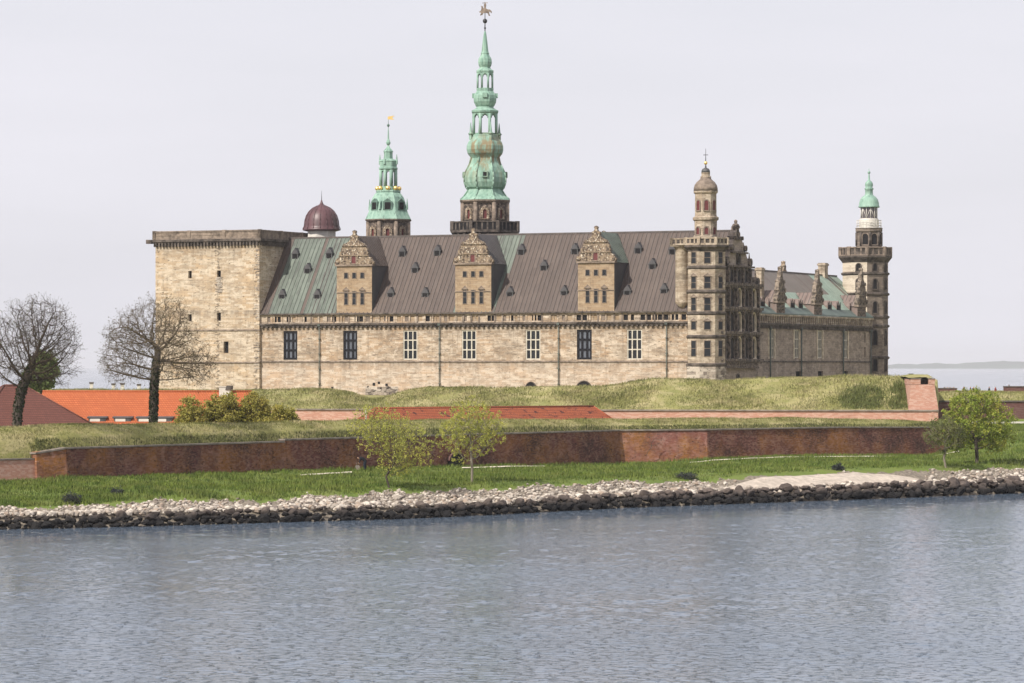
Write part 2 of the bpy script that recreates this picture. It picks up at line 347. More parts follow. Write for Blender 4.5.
    def build(s, name, mats, parent=None, at=None, rz=0.0, local=False):
        """parent: thing or part, in the same plan coordinates.  at: own base point; with local=True the mesh is already about that point."""
        if isinstance(mats, str): mats = [mats]
        base = ABS[parent.name] if parent else (0, 0, 0)
        a = at if at is not None else base
        me = s.mesh(name, mats, (0, 0, 0) if local else a)
        return link(name, me, parent, a, rz)
def link(name, me, parent=None, a=None, rz=0.0):
    o = bpy.data.objects.new(name, me); COL.objects.link(o)
    base = ABS[parent.name] if parent else (0, 0, 0)
    if a is None: a = base
    o.location = (a[0] - base[0], a[1] - base[1], a[2] - base[2]); o.rotation_euler = (0, 0, rz)
    o.parent = parent; ABS[o.name] = tuple(a) if rz == 0 else (0, 0, 0)
    return o
def np_mesh(name, verts, faces, mats, smooth=False, midx=None):
    verts = np.asarray(verts, np.float32); faces = np.asarray(faces, np.int32); k = faces.shape[1]
    me = bpy.data.meshes.new(name); me.vertices.add(len(verts)); me.vertices.foreach_set('co', verts.ravel())
    me.loops.add(faces.size); me.loops.foreach_set('vertex_index', faces.ravel())
    me.polygons.add(len(faces)); me.polygons.foreach_set('loop_start', np.arange(0, faces.size, k, dtype=np.int32)); me.polygons.foreach_set('loop_total', np.full(len(faces), k, np.int32))
    me.polygons.foreach_set('use_smooth', np.full(len(faces), smooth))
    for m in mats: me.materials.append(M[m] if isinstance(m, str) else m)
    if midx is not None: me.polygons.foreach_set('material_index', np.asarray(midx, np.int32))
    me.update(calc_edges=True); me.validate(); return me

# window leaves: frame (with mullions) + pane, origin at sill centre, facing -y
WCACHE = {}
def window(parent, w, h, nx, nz, frame, at, rz=0.0, proud=0.0, bar=0.17, surround=None, pane='glass', name='window', sub=True):
    key = (round(w, 2), round(h, 2), nx, nz, frame, proud, bar, surround, pane, sub)
    if key not in WCACHE:
        f = MB(); y0, y1 = (0.10, 0.26) if proud == 0 else (-proud, 0.0)
        e = bar
        for k in range(nx + 1):
            x = -w / 2 + w * k / nx; t = e / 2 if 0 < k < nx else e
            f.box(max(-w / 2, x - t), min(w / 2, x + t), y0, y1, 0, h)
        for k in range(nz + 1):
            z = h * k / nz; t = e / 2 if 0 < k < nz else e
            f.box(-w / 2 + .004, w / 2 - .004, y0 + .012, y1 - .012, max(0.003, z - t), min(h - .003, z + t))
        if surround:
            t = .2; sy = -0.05 - proud
            f.box(-w / 2 - t, -w / 2 - .002, sy, y1, -.05, h + .05, 1); f.box(w / 2 + .002, w / 2 + t, sy, y1, -.05, h + .05, 1)
            f.box(-w / 2 - t - .06, w / 2 + t + .06, sy - .06, y1, -.3, -.052, 1); f.box(-w / 2 - t - .06, w / 2 + t + .06, sy - .06, y1, h + .052, h + .28, 1)
        p = MB(); yp = 0.24 if proud == 0 else -0.025
        p.poly([(-w / 2, yp, 0), (w / 2, yp, 0), (w / 2, yp, h), (-w / 2, yp, h)], 0)
        mats = [frame] + ([surround] if surround else [])
        if sub: WCACHE[key] = (f.mesh(name, mats), p.mesh('pane', [pane]))
        else:
            f.poly([(-w / 2, yp, 0), (w / 2, yp, 0), (w / 2, yp, h), (-w / 2, yp, h)], len(mats))
            WCACHE[key] = (f.mesh(name, mats + [pane]), None)
    fm, pm = WCACHE[key]
    o = link(name, fm, parent, at, rz)
    if pm: c = bpy.data.objects.new('pane', pm); COL.objects.link(c); c.parent = o
    return o
# arched leaf: stone plate with an arch cut, dark/red leaf inside
ACACHE = {}
def archwin(parent, w, h, at, rz=0.0, leaf='red', stone='trim_mid', border=.18, depth=.14, name='window', pointed=False, bars=0):
    key = (round(w, 2), round(h, 2), leaf, stone, border, depth, pointed, bars)
    if key not in ACACHE:
        f = MB(); r = w / 2; n = 8
        if pointed: arc = [(r * math.cos(math.pi * k / n), h - r * 1.25 + r * 1.25 * math.sin(math.pi * k / n) ** .85) for k in range(n + 1)]
        else: arc = [(r * math.cos(math.pi * k / n), h - r + r * math.sin(math.pi * k / n)) for k in range(n + 1)]
        inner = [(r, 0)] + arc + [(-r, 0)]
        b_ = border; outer = [(r + b_, 0)] + [(a * (1 + b_ / r), z + (b_ * (z - (h - r)) / r if z > h - r else 0)) for a, z in arc] + [(-r - b_, 0)]
        for k in range(len(inner) - 1):
            i0, i1, o0, o1 = inner[k], inner[k + 1], outer[k], outer[k + 1]
            f.hexa([(i0[0], -depth, i0[1]), (o0[0], -depth, o0[1]), (o1[0], -depth, o1[1]), (i1[0], -depth, i1[1]),
                    (i0[0], .02, i0[1]), (o0[0], .02, o0[1]), (o1[0], .02, o1[1]), (i1[0], .02, i1[1])], 0)
        f.box(-r - b_ - .04, r + b_ + .04, -depth - .06, .02, -.16, -.002, 0)
        f.poly([(a, -.03, z) for a, z in inner], 1)
        for k in range(bars): 
            x = -r + w * (k + 1) / (bars + 1); f.box(x - .04, x + .04, -.09, -.04, 0, h - r * .6, 0)
        if bars: f.box(-r + .01, r - .01, -.085, -.045, h * .38, h * .38 + .08, 0)
        ACACHE[key] = f.mesh(name, [stone, leaf])
    return link(name, ACACHE[key], parent, at, rz)
def ring(n, r, rot, cx=0, cy=0): return [(cx + r * math.cos(rot + 2 * math.pi * k / n), cy + r * math.sin(rot + 2 * math.pi * k / n)) for k in range(n)]
def balustrade(mb, pts, z0, z1, closed=True, th=.28, step=.75, post=.5, mat=0, solid=False):
    n = len(pts)
    for k in range(n if closed else n - 1):
        a, b_ = Vector(pts[k]), Vector(pts[(k + 1) % n]); L = (b_ - a).length
        mb.obox(a, b_, th, z0, z0 + .22, mat); mb.obox(a, b_, th + .06, z1 - .22, z1 - .01, mat)
        m = max(1, int(L / step))
        for j in range(1, m):
            p = a.lerp(b_, j / m); d = (b_ - a).normalized() * .14
            mb.obox(p - d, p + d, th * .6, z0 + .22, z1 - .22, mat)
        if solid: mb.obox(a, b_, th * .3, z0 + .2, z1 - .2, 1)
    for p in (pts if closed else pts):
        mb.box(p[0] - post / 2, p[0] + post / 2, p[1] - post / 2, p[1] + post / 2, z0 - .01, z1 + .05, mat)

# ================================================================== THE CASTLE
UE = U(715)                       # east end of the south wing
UT = U(261)                       # corner with the square tower
ZB, ZS, ZCO, ZE, ZR, HW = 8.6, 14.75, 20.9, 22.8, 36.1, 9.6     # base, string course, cornice, eave, ridge, half width
KS = (ZR - ZE) / HW
def on_roof(px, py):
    v = 5.0
    for _ in range(40):
        u = U(px, v); z = ZC(py, u, v); v += (((z - ZE) / KS) - v) * .5
    return u, v, ZE + KS * v

# ---- south wing
sw = castle('castle_wing', 'long pale sandstone castle wing with steep brown roof and three gabled dormers', 'castle wing', (UT + UE) / 2, 0, ZB)
wins = [(290.4, 'leadframe'), (350.2, 'leadframe'), (410.2, 'palframe'), (469, 'palframe'), (533, 'palframe'), (584.3, 'leadframe'), (634.5, 'palframe')]
PW = lambda a, d, z: (a, d, z)
holes = []
for px, fr in wins:
    uc = U(px); holes.append((uc - 1.32, uc + 1.32, 15.05, 19.95))
slots = [(275, 0), (280, 0), (289, 0), (305, 0), (334.5, 1), (357, 1), (361.5, 1), (392, 0), (428, 0), (489, 1), (494, 1), (511.5, 1), (534.5, 1), (540, 1), (579, 1), (585, 0), (626, 1), (632, 1), (643, 2), (649, 2), (655, 2), (660.5, 2), (666.5, 2), (672, 2), (678, 2), (684, 2)]
for k in range(62):
    px = 268.5 + k * 6.55 + (1.3 if k % 2 else 0)
    if px < 640 and all(abs(px - s_[0]) > 4.4 for s_ in slots): slots.append((px, 5 if k % 3 else 6))
w = MB(); w.wall(PW, UT + .005, UE - .3, ZS, ZCO, holes, .36); w.wall(PW, UT + .005, UE - .3, ZB, ZS, (), .36, 1)
w.poly([(UT, 19.2, ZB), (UE - .3, 19.2, ZB), (UE - .3, 19.2, ZE), (UT, 19.2, ZE)])
w.build('wall', ['stone', 'stone_low'], sw)
g = MB(); sh = []
for px, k in slots:
    uc = U(px); hw_ = .40 if k < 2 else .42
    sh.append((uc - hw_, uc + hw_, 21.45, 22.35))
g.wall(lambda a, d, z: (a, d - .12, z), UT + .005, UE - .3, ZCO + .3, ZE - .15, sh, .3)
for i in range(60):
    u = UT + 1.2 + i * 1.42
    if u < UE - 1: g.box(u - .13, u + .13, -.2, -.121, ZCO + .32, ZE - .17, random.choice((0, 0, 1)))
g.build('attic_wall', ['stone', 'trim_mid'], sw)
for h, (px, k) in zip(sh, slots):
    y_ = .1 if k < 5 else -.02
    sm = MB(); sm.poly([(h[0], y_, h[2]), (h[1], y_, h[2]), (h[1], y_, h[3]), (h[0], y_, h[3])]); sm.build('attic_opening', 'void' if k < 5 else 'trim_mid' if k == 6 else 'stone_dormer', sw)
c = MB(); c.box(UT + .01, UE - .4, -.5, .02, ZCO + .02, ZCO + .32)
c.box(UT + .01, UE - .4, -.32, .02, ZCO - .18, ZCO + .018)
for i in range(100):
    u = UT + .4 + i * .86
    if u < UE - .6: c.box(u - .2, u + .2, -.42, -.01, ZCO - .46, ZCO - .182)
c.build('cornice', 'trim', sw)
c = MB(); c.box(UT + .01, UE - .4, -.14, .01, ZS - .13, ZS + .13); c.build('string_course', 'trim_mid', sw)
c = MB(); c.box(UT + .01, UE - .4, -.52, .1, ZE - .148, ZE + .1); c.build('gutter', 'trim', sw)
for (px, fr) in wins:
    window(sw, 2.64, 4.9, 3, 3, fr, (U(px), 0, 15.05), bar=.34 if fr == 'leadframe' else .19, pane='glass_reflect' if fr == 'leadframe' else 'glass')
for px, ztop in ((320, ZCO - .2), (440, ZCO - .2), (559, ZCO - .2), (667, ZCO - .2)):
    p = MB(); u = U(px); p.tube((u, -.3, ZB), (u, -.3, ztop), .09, n=8); p.box(u - .22, u + .22, -.55, -.1, ztop, ztop + .4)
    for z in (11, 13.5, 16, 18.5): p.box(u - .17, u + .17, -.44, -.02, z, z + .1)
    p.build('drain_pipe', 'pipe', sw)
for px, w_, h_, zb in ((531, 1.75, 1.25, 10.05), (584, 2.7, 1.5, 10.0), (632, 2.4, 1.35, 10.2)):
    archwin(sw, w_, h_, (U(px), 0, zb), leaf='void', stone='trim', border=.14, depth=.12, name='cellar_window', bars=4)
for px, py, s_ in ((332.4, 388, .2), (430, 387.3, .26), (443, 387, .2), (374, 384.3, .24), (379, 382.8, .2), (386.6, 384.8, .22), (381, 388.2, .16), (368, 387, .16)):
    q = MB(); u = U(px); z = ZC(py, u, 0); q.box(u - s_, u + s_, -.035, -.004, z - s_, z + s_); q.build('wall_hole', 'void', sw)
# rough patch of broken masonry by the dip in the bank
q = MB()
for i in range(34):
    u = U(366) + random.uniform(0, 5.6); z = 8.9 + random.uniform(0, 1.5); q.box(u, u + random.uniform(.25, .7), -random.uniform(.04, .16), .03, z, z + random.uniform(.12, .3))
q.box(U(366) - .1, U(366) + 6, -.035, .03, 8.85, 10.5); q.build('broken_masonry', 'rubble', sw)

# roof: strips of sheet copper between standing seams
def strip_roof(a0, a1, step, P, nrow, slot, h=.09):
    rb = MB(); seams = MB(); n = int(round((a1 - a0) / step)); st = (a1 - a0) / n
    for i in range(n):
        a, b_ = a0 + i * st, a0 + (i + 1) * st
        for j in range(nrow):
            t0, t1 = j / nrow, (j + 1) / nrow
            k = slot((a + b_) / 2, (t0 + t1) / 2)
            rb.poly([P(a, t0, 0), P(b_, t0, 0), P(b_, t1, 0), P(a, t1, 0)], k)
        k = slot(a + .01, .5)
        if i:
            wd = .045
            seams.hexa([P(a - wd, 0.0, -.02), P(a + wd, 0.0, -.02), P(a + wd, 1.0, -.02), P(a - wd, 1.0, -.02),
                        P(a - wd, 0.0, h), P(a + wd, 0.0, h), P(a + wd, 1.0, h), P(a - wd, 1.0, h)], 1 if k else 0)
    return rb, seams
nrm = Vector((0, -(ZR - ZE), HW)).normalized()
def PS(a, t, h): return (a, -.35 + t * (HW + .35) + nrm.y * h, ZE - .02 + t * (ZR - ZE + .02) + nrm.z * h)
def s_slot(a, t):
    v = t * HW; t_ = wpos(a, v); px = 512 + F * t_.x / t_.y; px0 = 512 + F * wpos(a, 0).x / wpos(a, 0).y
    r_ = (math.sin(a * 12.9) * 43758.5) % 1.0
    if px0 < 267.5 + 3 * r_ : return 0
    if px0 < 341: return 1 if r_ < .86 else 0
    xr = px - 493
    if 0 <= xr and px < 526 - (1 - t) * 36 + 2 * r_ and px > 493: return 1
    if 453 < px0 < 457 and t < .3: return 1
    return 0
rb, seams = strip_roof(UT + .02, UE - .45, .75, PS, 12, s_slot)
rb.poly([(UT + .02, HW, ZR), (UE - .45, HW, ZR), (UE - .45, 19.5, ZE), (UT + .02, 19.5, ZE)], 0)
roof = rb.build('roof', ['roof_brown_south', 'roof_green_south'], sw)
seams.build('seam', ['seam', 'seam_g'], roof)
c = MB(); c.box(UT + .02, UE - .45, HW - .16, HW + .16, ZR - .1, ZR + .16); c.build('ridge_cap', 'seam', roof)

# roof hatches
hb = MB(); ho = MB()
hb.prism([(-.62, -.7), (.62, -.7), (.62, .55), (.42, .98), (.12, 1.32), (0, 1.55), (-.12, 1.32), (-.42, .98), (-.62, .55)], 'y', 0, 1.6)
hb.box(-.74, .74, -.1, 1.4, .5, .6)
ho.prism([(-.44, -.35), (.44, -.35), (.44, .38), (.25, .62), (-.25, .62), (-.44, .38)], 'y', -.03, .1)
hm, om = hb.mesh('roof_hatch', ['roof_dark']), ho.mesh('opening', ['void'])
hbx = hm
for px, py in ((296, 256), (308.4, 271), (330, 255.5), (283, 297), (318, 297), (403, 253.8), (438, 253), (415.7, 270.4), (391.5, 295.4), (426, 295.4), (510.7, 294.6), (522, 252), (575.4, 251.4), (544.5, 268), (564.8, 293.6), (638.8, 250.6), (653, 266.6), (628, 293.2), (664.6, 291.6), (673, 251.6)):
    u, v, z = on_roof(px, py)
    o = link('roof_hatch', hbx if px < 335 else hm, roof, (u, v - .45, z - .15)); c_ = bpy.data.objects.new('opening', om); COL.objects.link(c_); c_.parent = o

# dormers with ornate gables (local: x across, y into the roof, z up from the eave)
GABLE = [(1.08, 0), (1.12, .38), (1.0, .75), (.97, 1.05), (.84, 1.3), (.80, 1.6), (.76, 2.0), (.74, 2.6), (.62, 3.25), (.5, 3.55), (.30, 3.85), (.21, 4.25), (.235, 4.62), (.24, 4.78), (.10, 4.98), (.055, 5.3), (.10, 5.5), (.05, 5.75)]
def dormer(parent, at, rz, w, hwall, k, roofm, cheek, zr_, gsc=1.0, stone='stone_dormer', gmat='carved', rows=True, name='dormer', eaveback=True, wins_=True):
    hw_ = w / 2; y1 = hwall / k
    d = MB(); d.poly([(-hw_, 0, -.1), (hw_, 0, -.1), (hw_, 0, hwall), (-hw_, 0, hwall)], 0)
    d.box(-hw_ - .22, hw_ + .22, -.28, .6, hwall - .14, hwall + .12, 2)
    d.box(-hw_ - .08, hw_ + .08, -.12, .0, hwall * .42, hwall * .42 + .14, 2)
    for s_ in (-1, 1):
        d.poly([(s_ * hw_, 0, -.1), (s_ * hw_, y1 + .3, hwall), (s_ * hw_, 0, hwall)], 1)
        d.poly([(s_ * (hw_ - .01), .8, -.1), (s_ * (hw_ - .01), 0, -.1), (s_ * (hw_ - .01), 0, hwall), (s_ * (hw_ - .01), .8, hwall)], 0) if False else None
    o = d.build(name, [stone, cheek, 'trim_mid'], parent, at, rz, local=True)
    ABS[o.name] = (0, 0, 0)
    gb = MB(); pts = [(x * hw_, hwall + .12 + z * gsc) for x, z in GABLE]; pts = pts + [(-x, z) for x, z in reversed(pts)]
    gb.prism(pts, 'y', -.18, .5)
    for zz, ww in ((1.55, .86), (3.2, .66)):
        gb.box(-ww * hw_, ww * hw_, -.36, -.181, hwall + zz * gsc, hwall + zz * gsc + .16)
    for xx in (-.55, -.2, .2, .55):
        gb.box(xx * hw_ - .12, xx * hw_ + .12, -.3, -.182, hwall + .13, hwall + 1.5 * gsc)
    for s_ in (-1, 1):
        for (cx, cz, r_) in ((.93, .55, .38), (.72, 1.9, .3), (.52, 3.3, .26)):
            gb.tube((s_ * cx * hw_, -.34, hwall + .12 + cz * gsc), (s_ * cx * hw_, .55, hwall + .12 + cz * gsc), r_ * gsc, n=10)
    gb.ball((0, .15, hwall + .12 + 5.6 * gsc), .24 * gsc)
    gb.build('gable', [gmat], o, (0, 0, 0), local=True)
    rf = MB(); yb = min(zr_ / k, 20)
    n = 8
    for s_ in (-1, 1):
        rf.poly([(s_ * (hw_ + .2), .4, hwall - .05), (0, .4, zr_), (0, yb, zr_), (s_ * (hw_ + .2), y1 - .05, hwall - .05)], 0)
        for i in range(1, n):
            t = i / n; ye = y1 + (yb - y1) * t; x = s_ * (hw_ + .2) * (1 - t); z = hwall + (zr_ - hwall) * t
            pass
        m = int(y1 / .7)
        for i in range(1, m + 4):
            y = .4 + i * .72; t0 = max(0, (y - y1) / max(.01, yb - y1))
            if t0 >= 1: break
            xa, za = s_ * (hw_ + .2) * (1 - t0), hwall - .05 + (zr_ - hwall + .05) * t0
            rf.tube((xa, y, za + .03), (0, y, zr_ + .03), .05, n=4, mat=1, smooth=False)
    rf.build('roof', [roofm, 'seam_g' if 'green' in roofm else 'seam'], o, (0, 0, 0), local=True)
    if wins_:
        for x in (-.46, 0, .46):
            window(o, .78, 2.35, 1, 2, 'trim_mid', (x * hw_, 0, hwall * .17), proud=.09, bar=.09, pane='glass', sub=False)
            window(o, .82, 1.05, 1, 1, 'trim_mid', (x * hw_, 0, hwall * .72), proud=.09, bar=.09, pane='glass', sub=False)
        for x in (-.46, .46):
            pm_ = MB(); pm_.prism([(-.62, 0), (.62, 0), (0, .55)], 'y', -.2, 0); pm_.build('pediment', 'trim_mid', o, (x * hw_, 0, hwall * .17 + 2.45), local=True)
        archwin(o, .75, 1.35, (0, -.19, hwall + .3), leaf='red', stone='trim_mid', border=.14, depth=.1, name='shutter')
    return o
for (p0, p1, rm, ck) in ((336.8, 372, 'roof_brown_south', 'roof_dark'), (455.3, 491.3, 'roof_dark', 'roof_dark'), (578, 614.3, 'roof_green_south', 'roof_dark')):
    u0, u1 = U(p0, -.2), U(p1, -.2); w_ = u1 - u0
    dormer(sw, ((u0 + u1) / 2, -.22, ZE + .1), 0, w_, 8.05, KS, rm, ck, ZR - ZE - .25)
# courtyard side gable peeping over the ridge
dormer(sw, (U(604, 19.4), 19.45, ZE + .1), math.pi, 6.8, 8.05, KS, 'roof_brown_south', 'roof_dark', ZR - ZE - .3, wins_=False, gmat='carved')

# ---- ornate east gable of the south wing
VG = lambda px: V(px, UE)
gp = [(9.7, ZB), (9.7, 27.3), (9.3, 27.9), (8.6, 28.2), (6.5, 28.3), (6.3, 31.2), (6.1, 31.6), (5.5, 32.3), (4.6, 33.2), (4.0, 34.2), (3.7, 34.4), (3.2, 35.2), (2.6, 36.4), (2.2, 37.0), (1.4, 37.4), (1.2, 38.8), (.6, 39.2), (.3, 40.0)]
GZ = lambda z: z if z < 27.3 else 27.3 + (z - 27.3) * .735
gp = [(a, GZ(z)) for a, z in gp]
poly = [(9.6 + a, z) for a, z in gp] + [(9.6 - a, z) for a, z in reversed(gp)]
gg = MB(); gg.prism(poly, 'x', UE - .7, UE + .35)
gab = gg.build('gable', 'stone_shade', sw)
od = MB()
LV = [15.0, 19.3, 23.0, 27.2, 31.3]
od.prism([(1.2, 13.6), (1.8, 14.6), (17.6, 14.6), (18.0, 13.6)], 'x', UE + .35, UE + 1.0)
for z in (14.75, 19.2, 23.2, 27.1):
    od.box(UE + .352, UE + 1.35, -.2, 19.4, z - .02, z + .42); od.box(UE + .352, UE + 1.1, .1, 19.1, z - .35, z - .021)
od.box(UE + .352, UE + 1.0, 3.1, 16.1, GZ(31.1), GZ(31.5)); od.box(UE + .352, UE + .9, 6.0, 13.2, GZ(34.2), GZ(34.6))
cols = [V(726, UE) if False else 2.6, 6.3, 9.6, 12.9, 16.6]
for z0, z1 in ((15.2, 18.8), (19.65, 22.8), (23.65, 26.7)):
    for vv in (.9, 4.4, 7.95, 11.25, 14.8, 18.3):
        od.box(UE + .352, UE + 1.0, vv - .32, vv + .32, z0 - .03, z1 + .06)
for vv in (4.4, 7.95, 11.25, 14.8): od.box(UE + .352, UE + .85, vv - .28, vv + .28, 27.52, GZ(31.0))
for s_ in (-1, 1):
    for (a, z, r_) in ((9.0, 28.2, .75), (7.2, 28.6, .5), (5.4, 32.4, .8), (3.1, 35.4, .6), (1.5, 37.6, .4)):
        od.tube((UE - .75, 9.6 + s_ * a, GZ(z)), (UE + .75, 9.6 + s_ * a, GZ(z)), r_ * .85, n=10)
    for (a, z, h) in ((9.4, 28.0, 2.6), (6.4, 31.6, 3.0), (3.6, 34.8, 2.0)):
        od.lathe(UE, 9.6 + s_ * a, [(.35, GZ(z)), (.35, GZ(z + .7)), (.45, GZ(z + .75)), (.22, GZ(z + 1.0)), (.05, GZ(z + h))], 6)
# statue in the crowning niche
od.lathe(UE, 9.6, [(r0, GZ(z0)) for r0, z0 in [(1.0, 37.2), (.9, 37.6), (.62, 37.9), (.7, 38.6), (.55, 39.5), (.75, 40.1), (.5, 40.7), (.22, 40.9), (.3, 41.2), (.28, 41.5), (.05, 41.75)]], 10, smooth=True)
od.build('ornament', 'carved_dark', gab)
for z0, h_ in ((15.3, 3.3), (19.75, 2.9), (23.75, 2.8)):
    for j, vv in enumerate(cols):
        if j in (1, 3) or True: archwin(sw, 1.5, h_, (UE + .36, vv, z0), math.pi / 2, leaf='glass', stone='trim_light' if j in (2, 4) else 'trim', border=.32, depth=.3)
for vv in (6.2, 9.6, 13.0): archwin(sw, 1.2, 1.9, (UE + .36, vv, 27.8), math.pi / 2, leaf='glass', stone='trim', border=.3, depth=.28)
archwin(sw, 1.0, 1.5, (UE + .36, 9.6, 30.75), math.pi / 2, leaf='void', stone='trim', border=.3, depth=.28)
archwin(sw, 1.4, 2.0, (UE + .36, 9.6, 10.6), math.pi / 2, leaf='void', stone='trim', border=.2, depth=.12, name='cellar_window', pointed=True)

# ---- square cannon tower at the west end
UL = U(155.5, -.6); DT = 22.0
ct = castle('square_tower', 'massive square sandstone tower with flat parapet and tiny slit windows at the left end', 'tower', (UL + UT) / 2, -.6, ZB)
ZT = 35.0
wn = [(190, 274.5, .33, .62), (219, 274.5, .36, .66), (190, 317.8, .33, .6), (219, 316.8, .36, .68), (226, 347.2, .48, .98)]
hs = []
for px, py, a, b_ in wn:
    u = U(px, -.6); z = ZC(py, u, -.6); hs.append((u - a, u + a, z - b_, z + b_))
w = MB(); w.wall(lambda a, d, z: (a, d - .6, z), UL, UT, ZB, ZT, hs, .7)
w.poly([(UT, -.6, ZB), (UT, DT, ZB), (UT, DT, ZT), (UT, -.6, ZT)]); w.poly([(UL, -.6, ZB), (UL, DT, ZB), (UL, DT, ZT), (UL, -.6, ZT)]); w.poly([(UL, DT, ZB), (UT, DT, ZB), (UT, DT, ZT), (UL, DT, ZT)])
w.build('wall', 'stone_tower', ct)
for h in hs:
    p = MB(); p.poly([(h[0], .02, h[2]), (h[1], .02, h[2]), (h[1], .02, h[3]), (h[0], .02, h[3])]); p.build('slit_window', 'void', ct)
p = MB(); u = U(219, -.6); z = ZC(284.5, u, -.6)
for i in range(16): p.box(u - .6 + random.uniform(-.2, .5), u + .2 + random.uniform(0, .5), -.66 - random.uniform(0, .05), -.58, z - 1.4 + i * .17, z - 1.4 + i * .17 + .13)
p.build('blocked_window', 'rubble', ct)
for py in (330, 362.5):
    p = MB(); z = ZC(py, UT, -.6); p.box(UL - .1, UT + .1, -.74, -.59, z - .12, z + .12); p.box(UT + .005, UT + .12, -.74, -.02, z - .12, z + .12); p.build('string_course', 'trim_mid', ct)
# weathered quoins at the corner
p = MB(); 
for i in range(58):
    z = 13.5 + i * .36; L = random.choice((.35, .7, 1.0))
    if random.random() < .75: p.box(UT - L, UT + .02, -.63, -.59, z, z + random.uniform(.12, .3))
p.build('quoin', 'rubble', ct)
c = MB(); o_ = .6
c.box(UL - o_, UT + o_, -.6 - o_, DT + o_, ZT + .35, ZT + .75); c.box(UL - .35, UT + .35, -.95, DT + .35, ZT + .1, ZT + .348)
for i in range(32):
    u = UL + .3 + i * (UT - UL - .6) / 31; c.box(u - .16, u + .16, -1.05, -.58, ZT - .45, ZT + .345)
for i in range(34):
    v = -.3 + i * (DT + .3) / 33; c.box(UT - .02, UT + .45, v - .16, v + .16, ZT - .45, ZT + .345); c.box(UL - .45, UL + .02, v - .16, v + .16, ZT - .45, ZT + .345)
c.box(UL - 1.5, UL - .5, -1.3, -.6, ZT + .1, ZT + .8)
c.build('cornice', 'trim', ct)
c = MB(); pts = [(UL - .1, -.75), (UT + .15, -.75), (UT + .15, DT + .2), (UL - .1, DT + .2)]
for k in range(4):
    a, b_ = Vector(pts[k]), Vector(pts[(k + 1) % 4]); c.obox(a, b_, .3, ZT + .752, ZT + 2.0); c.obox(a, b_, .44, ZT + .753, ZT + 1.0); c.obox(a, b_, .5, ZT + 2.0, ZT + 2.25); c.obox(a, b_, .4, ZT + 1.4, ZT + 1.52)
    for j in range(4):
        q = a.lerp(b_, j / 3); c.box(q.x - .28, q.x + .28, q.y - .28, q.y + .28, ZT + .751, ZT + 2.3)
c.build('parapet', 'trim_mid', ct)
c = MB(); c.box(UL, UT, -.5, DT, ZT + .3, ZT + .9); c.build('roof', 'roof_dark', ct)

# ---- octagonal stair tower
OV = .6; OU = U(706.3, OV); AP = 2.98; OR = AP / math.cos(math.pi / 8); OROT = R(24) + math.pi / 8
ot = castle('octagonal_tower', 'slender octagonal stone stair tower with red shutters at the long wing corner', 'tower', OU, OV, ZB)
ZO = lambda py: ZC(py, OU, OV - AP)
w = MB(); w.lathe(OU, OV, [(OR, ZO(366)), (OR, ZO(247))], 8, OROT); w.build('wall', 'stone_oct', ot)
w = MB(); w.lathe(OU, OV, [(OR * 1.06, ZB - .3), (OR * 1.05, ZO(367)), (OR * 1.0, ZO(365.5))], 8, OROT); w.build('plinth', 'rubble', ot)
for py, e in ((267.2, .2), (291.5, .22), (313.2, .2), (336.7, .22), (365, .3)):
    c = MB(); z = ZO(py); c.lathe(OU, OV, [(OR + .02, z - .3), (OR + e, z - .12), (OR + e, z + .14), (OR + .02, z + .3)], 8, OROT); c.build('string_course', 'trim', ot)
c = MB(); z = ZO(247); c.lathe(OU, OV, [(OR + .02, z - .7), (OR + .25, z - .3), (OR + .7, z), (OR + .7, z + .25), (OR + .3, z + .3)], 8, OROT)
c.build('cornice', 'trim', ot)
for dx, rzk in ((-45, -1), (0, 0), (45, 1)):
    ang = R(24) + R(dx)
    for py0, py1 in ((252.2, 263.6), (277, 288.6), (298.2, 311), (322, 329.8), (341, 356.6)):
        zb = ZO(py1); h_ = ZO(py0) - zb
        pos = (OU + AP * math.sin(ang), OV - AP * math.cos(ang), zb)
        window(ot, 1.12, h_ + .1, 1, 2 if h_ > 1.4 else 1, 'trim_mid', pos, ang, proud=.10, bar=.085, surround=None, pane='glass')
        if py0 in (277, 298.2, 322):
            pm_ = MB(); pm_.prism([(-.7, 0), (.7, 0), (0, .5)], 'y', -.22, 0); pm_.build('pediment', 'trim_mid', ot, (pos[0], pos[1], zb + h_ + .12), ang, local=True)
# round bartizan clinging to its left
bu = U(682.3, .2); bz0, bz1 = ZC(301.5, bu, 0), ZO(247) + .3
w = MB(); w.lathe(bu, .2, [(.15, bz0 - 1.3), (1.15, bz0 - .2), (1.12, bz0), (1.12, bz1 - .6), (1.3, bz1 - .3), (1.4, bz1)], 18, 0, smooth=True); w.build('turret', 'stone_oct', ot)
c = MB(); pl = ring(8, OR + .35, OROT, OU, OV); c.lathe(OU, OV, [(OR + .6, ZO(247) + .3), (OR + .6, ZO(247) + .42)], 8, OROT)
balustrade(c, pl, ZO(247) + .42, ZO(237.4), th=.3, step=.7, solid=True)
balustrade(c, [(bu - 1.3, -1.2), (bu + 1.2, -1.6)], ZO(247) + .42, ZO(237.6), closed=False, th=.3, step=.7, solid=True)
balustrade(c, [(bu - 1.3, -1.2), (bu - 1.3, 1.4)], ZO(247) + .42, ZO(237.6), closed=False, th=.3, step=.7)
c.box(bu - 1.5, bu + 2.2, -1.35, 1.4, ZO(247) + .2, ZO(247) + .415)
c.build('balustrade', ['stone_oct', 'trim'], ot)
YO = wpos(OU, OV).y
def prof(pts, Y=None, k=1.03): return [(max(.01, hw * (Y) / F * k), ZW(y, Y)) for hw, y in pts]
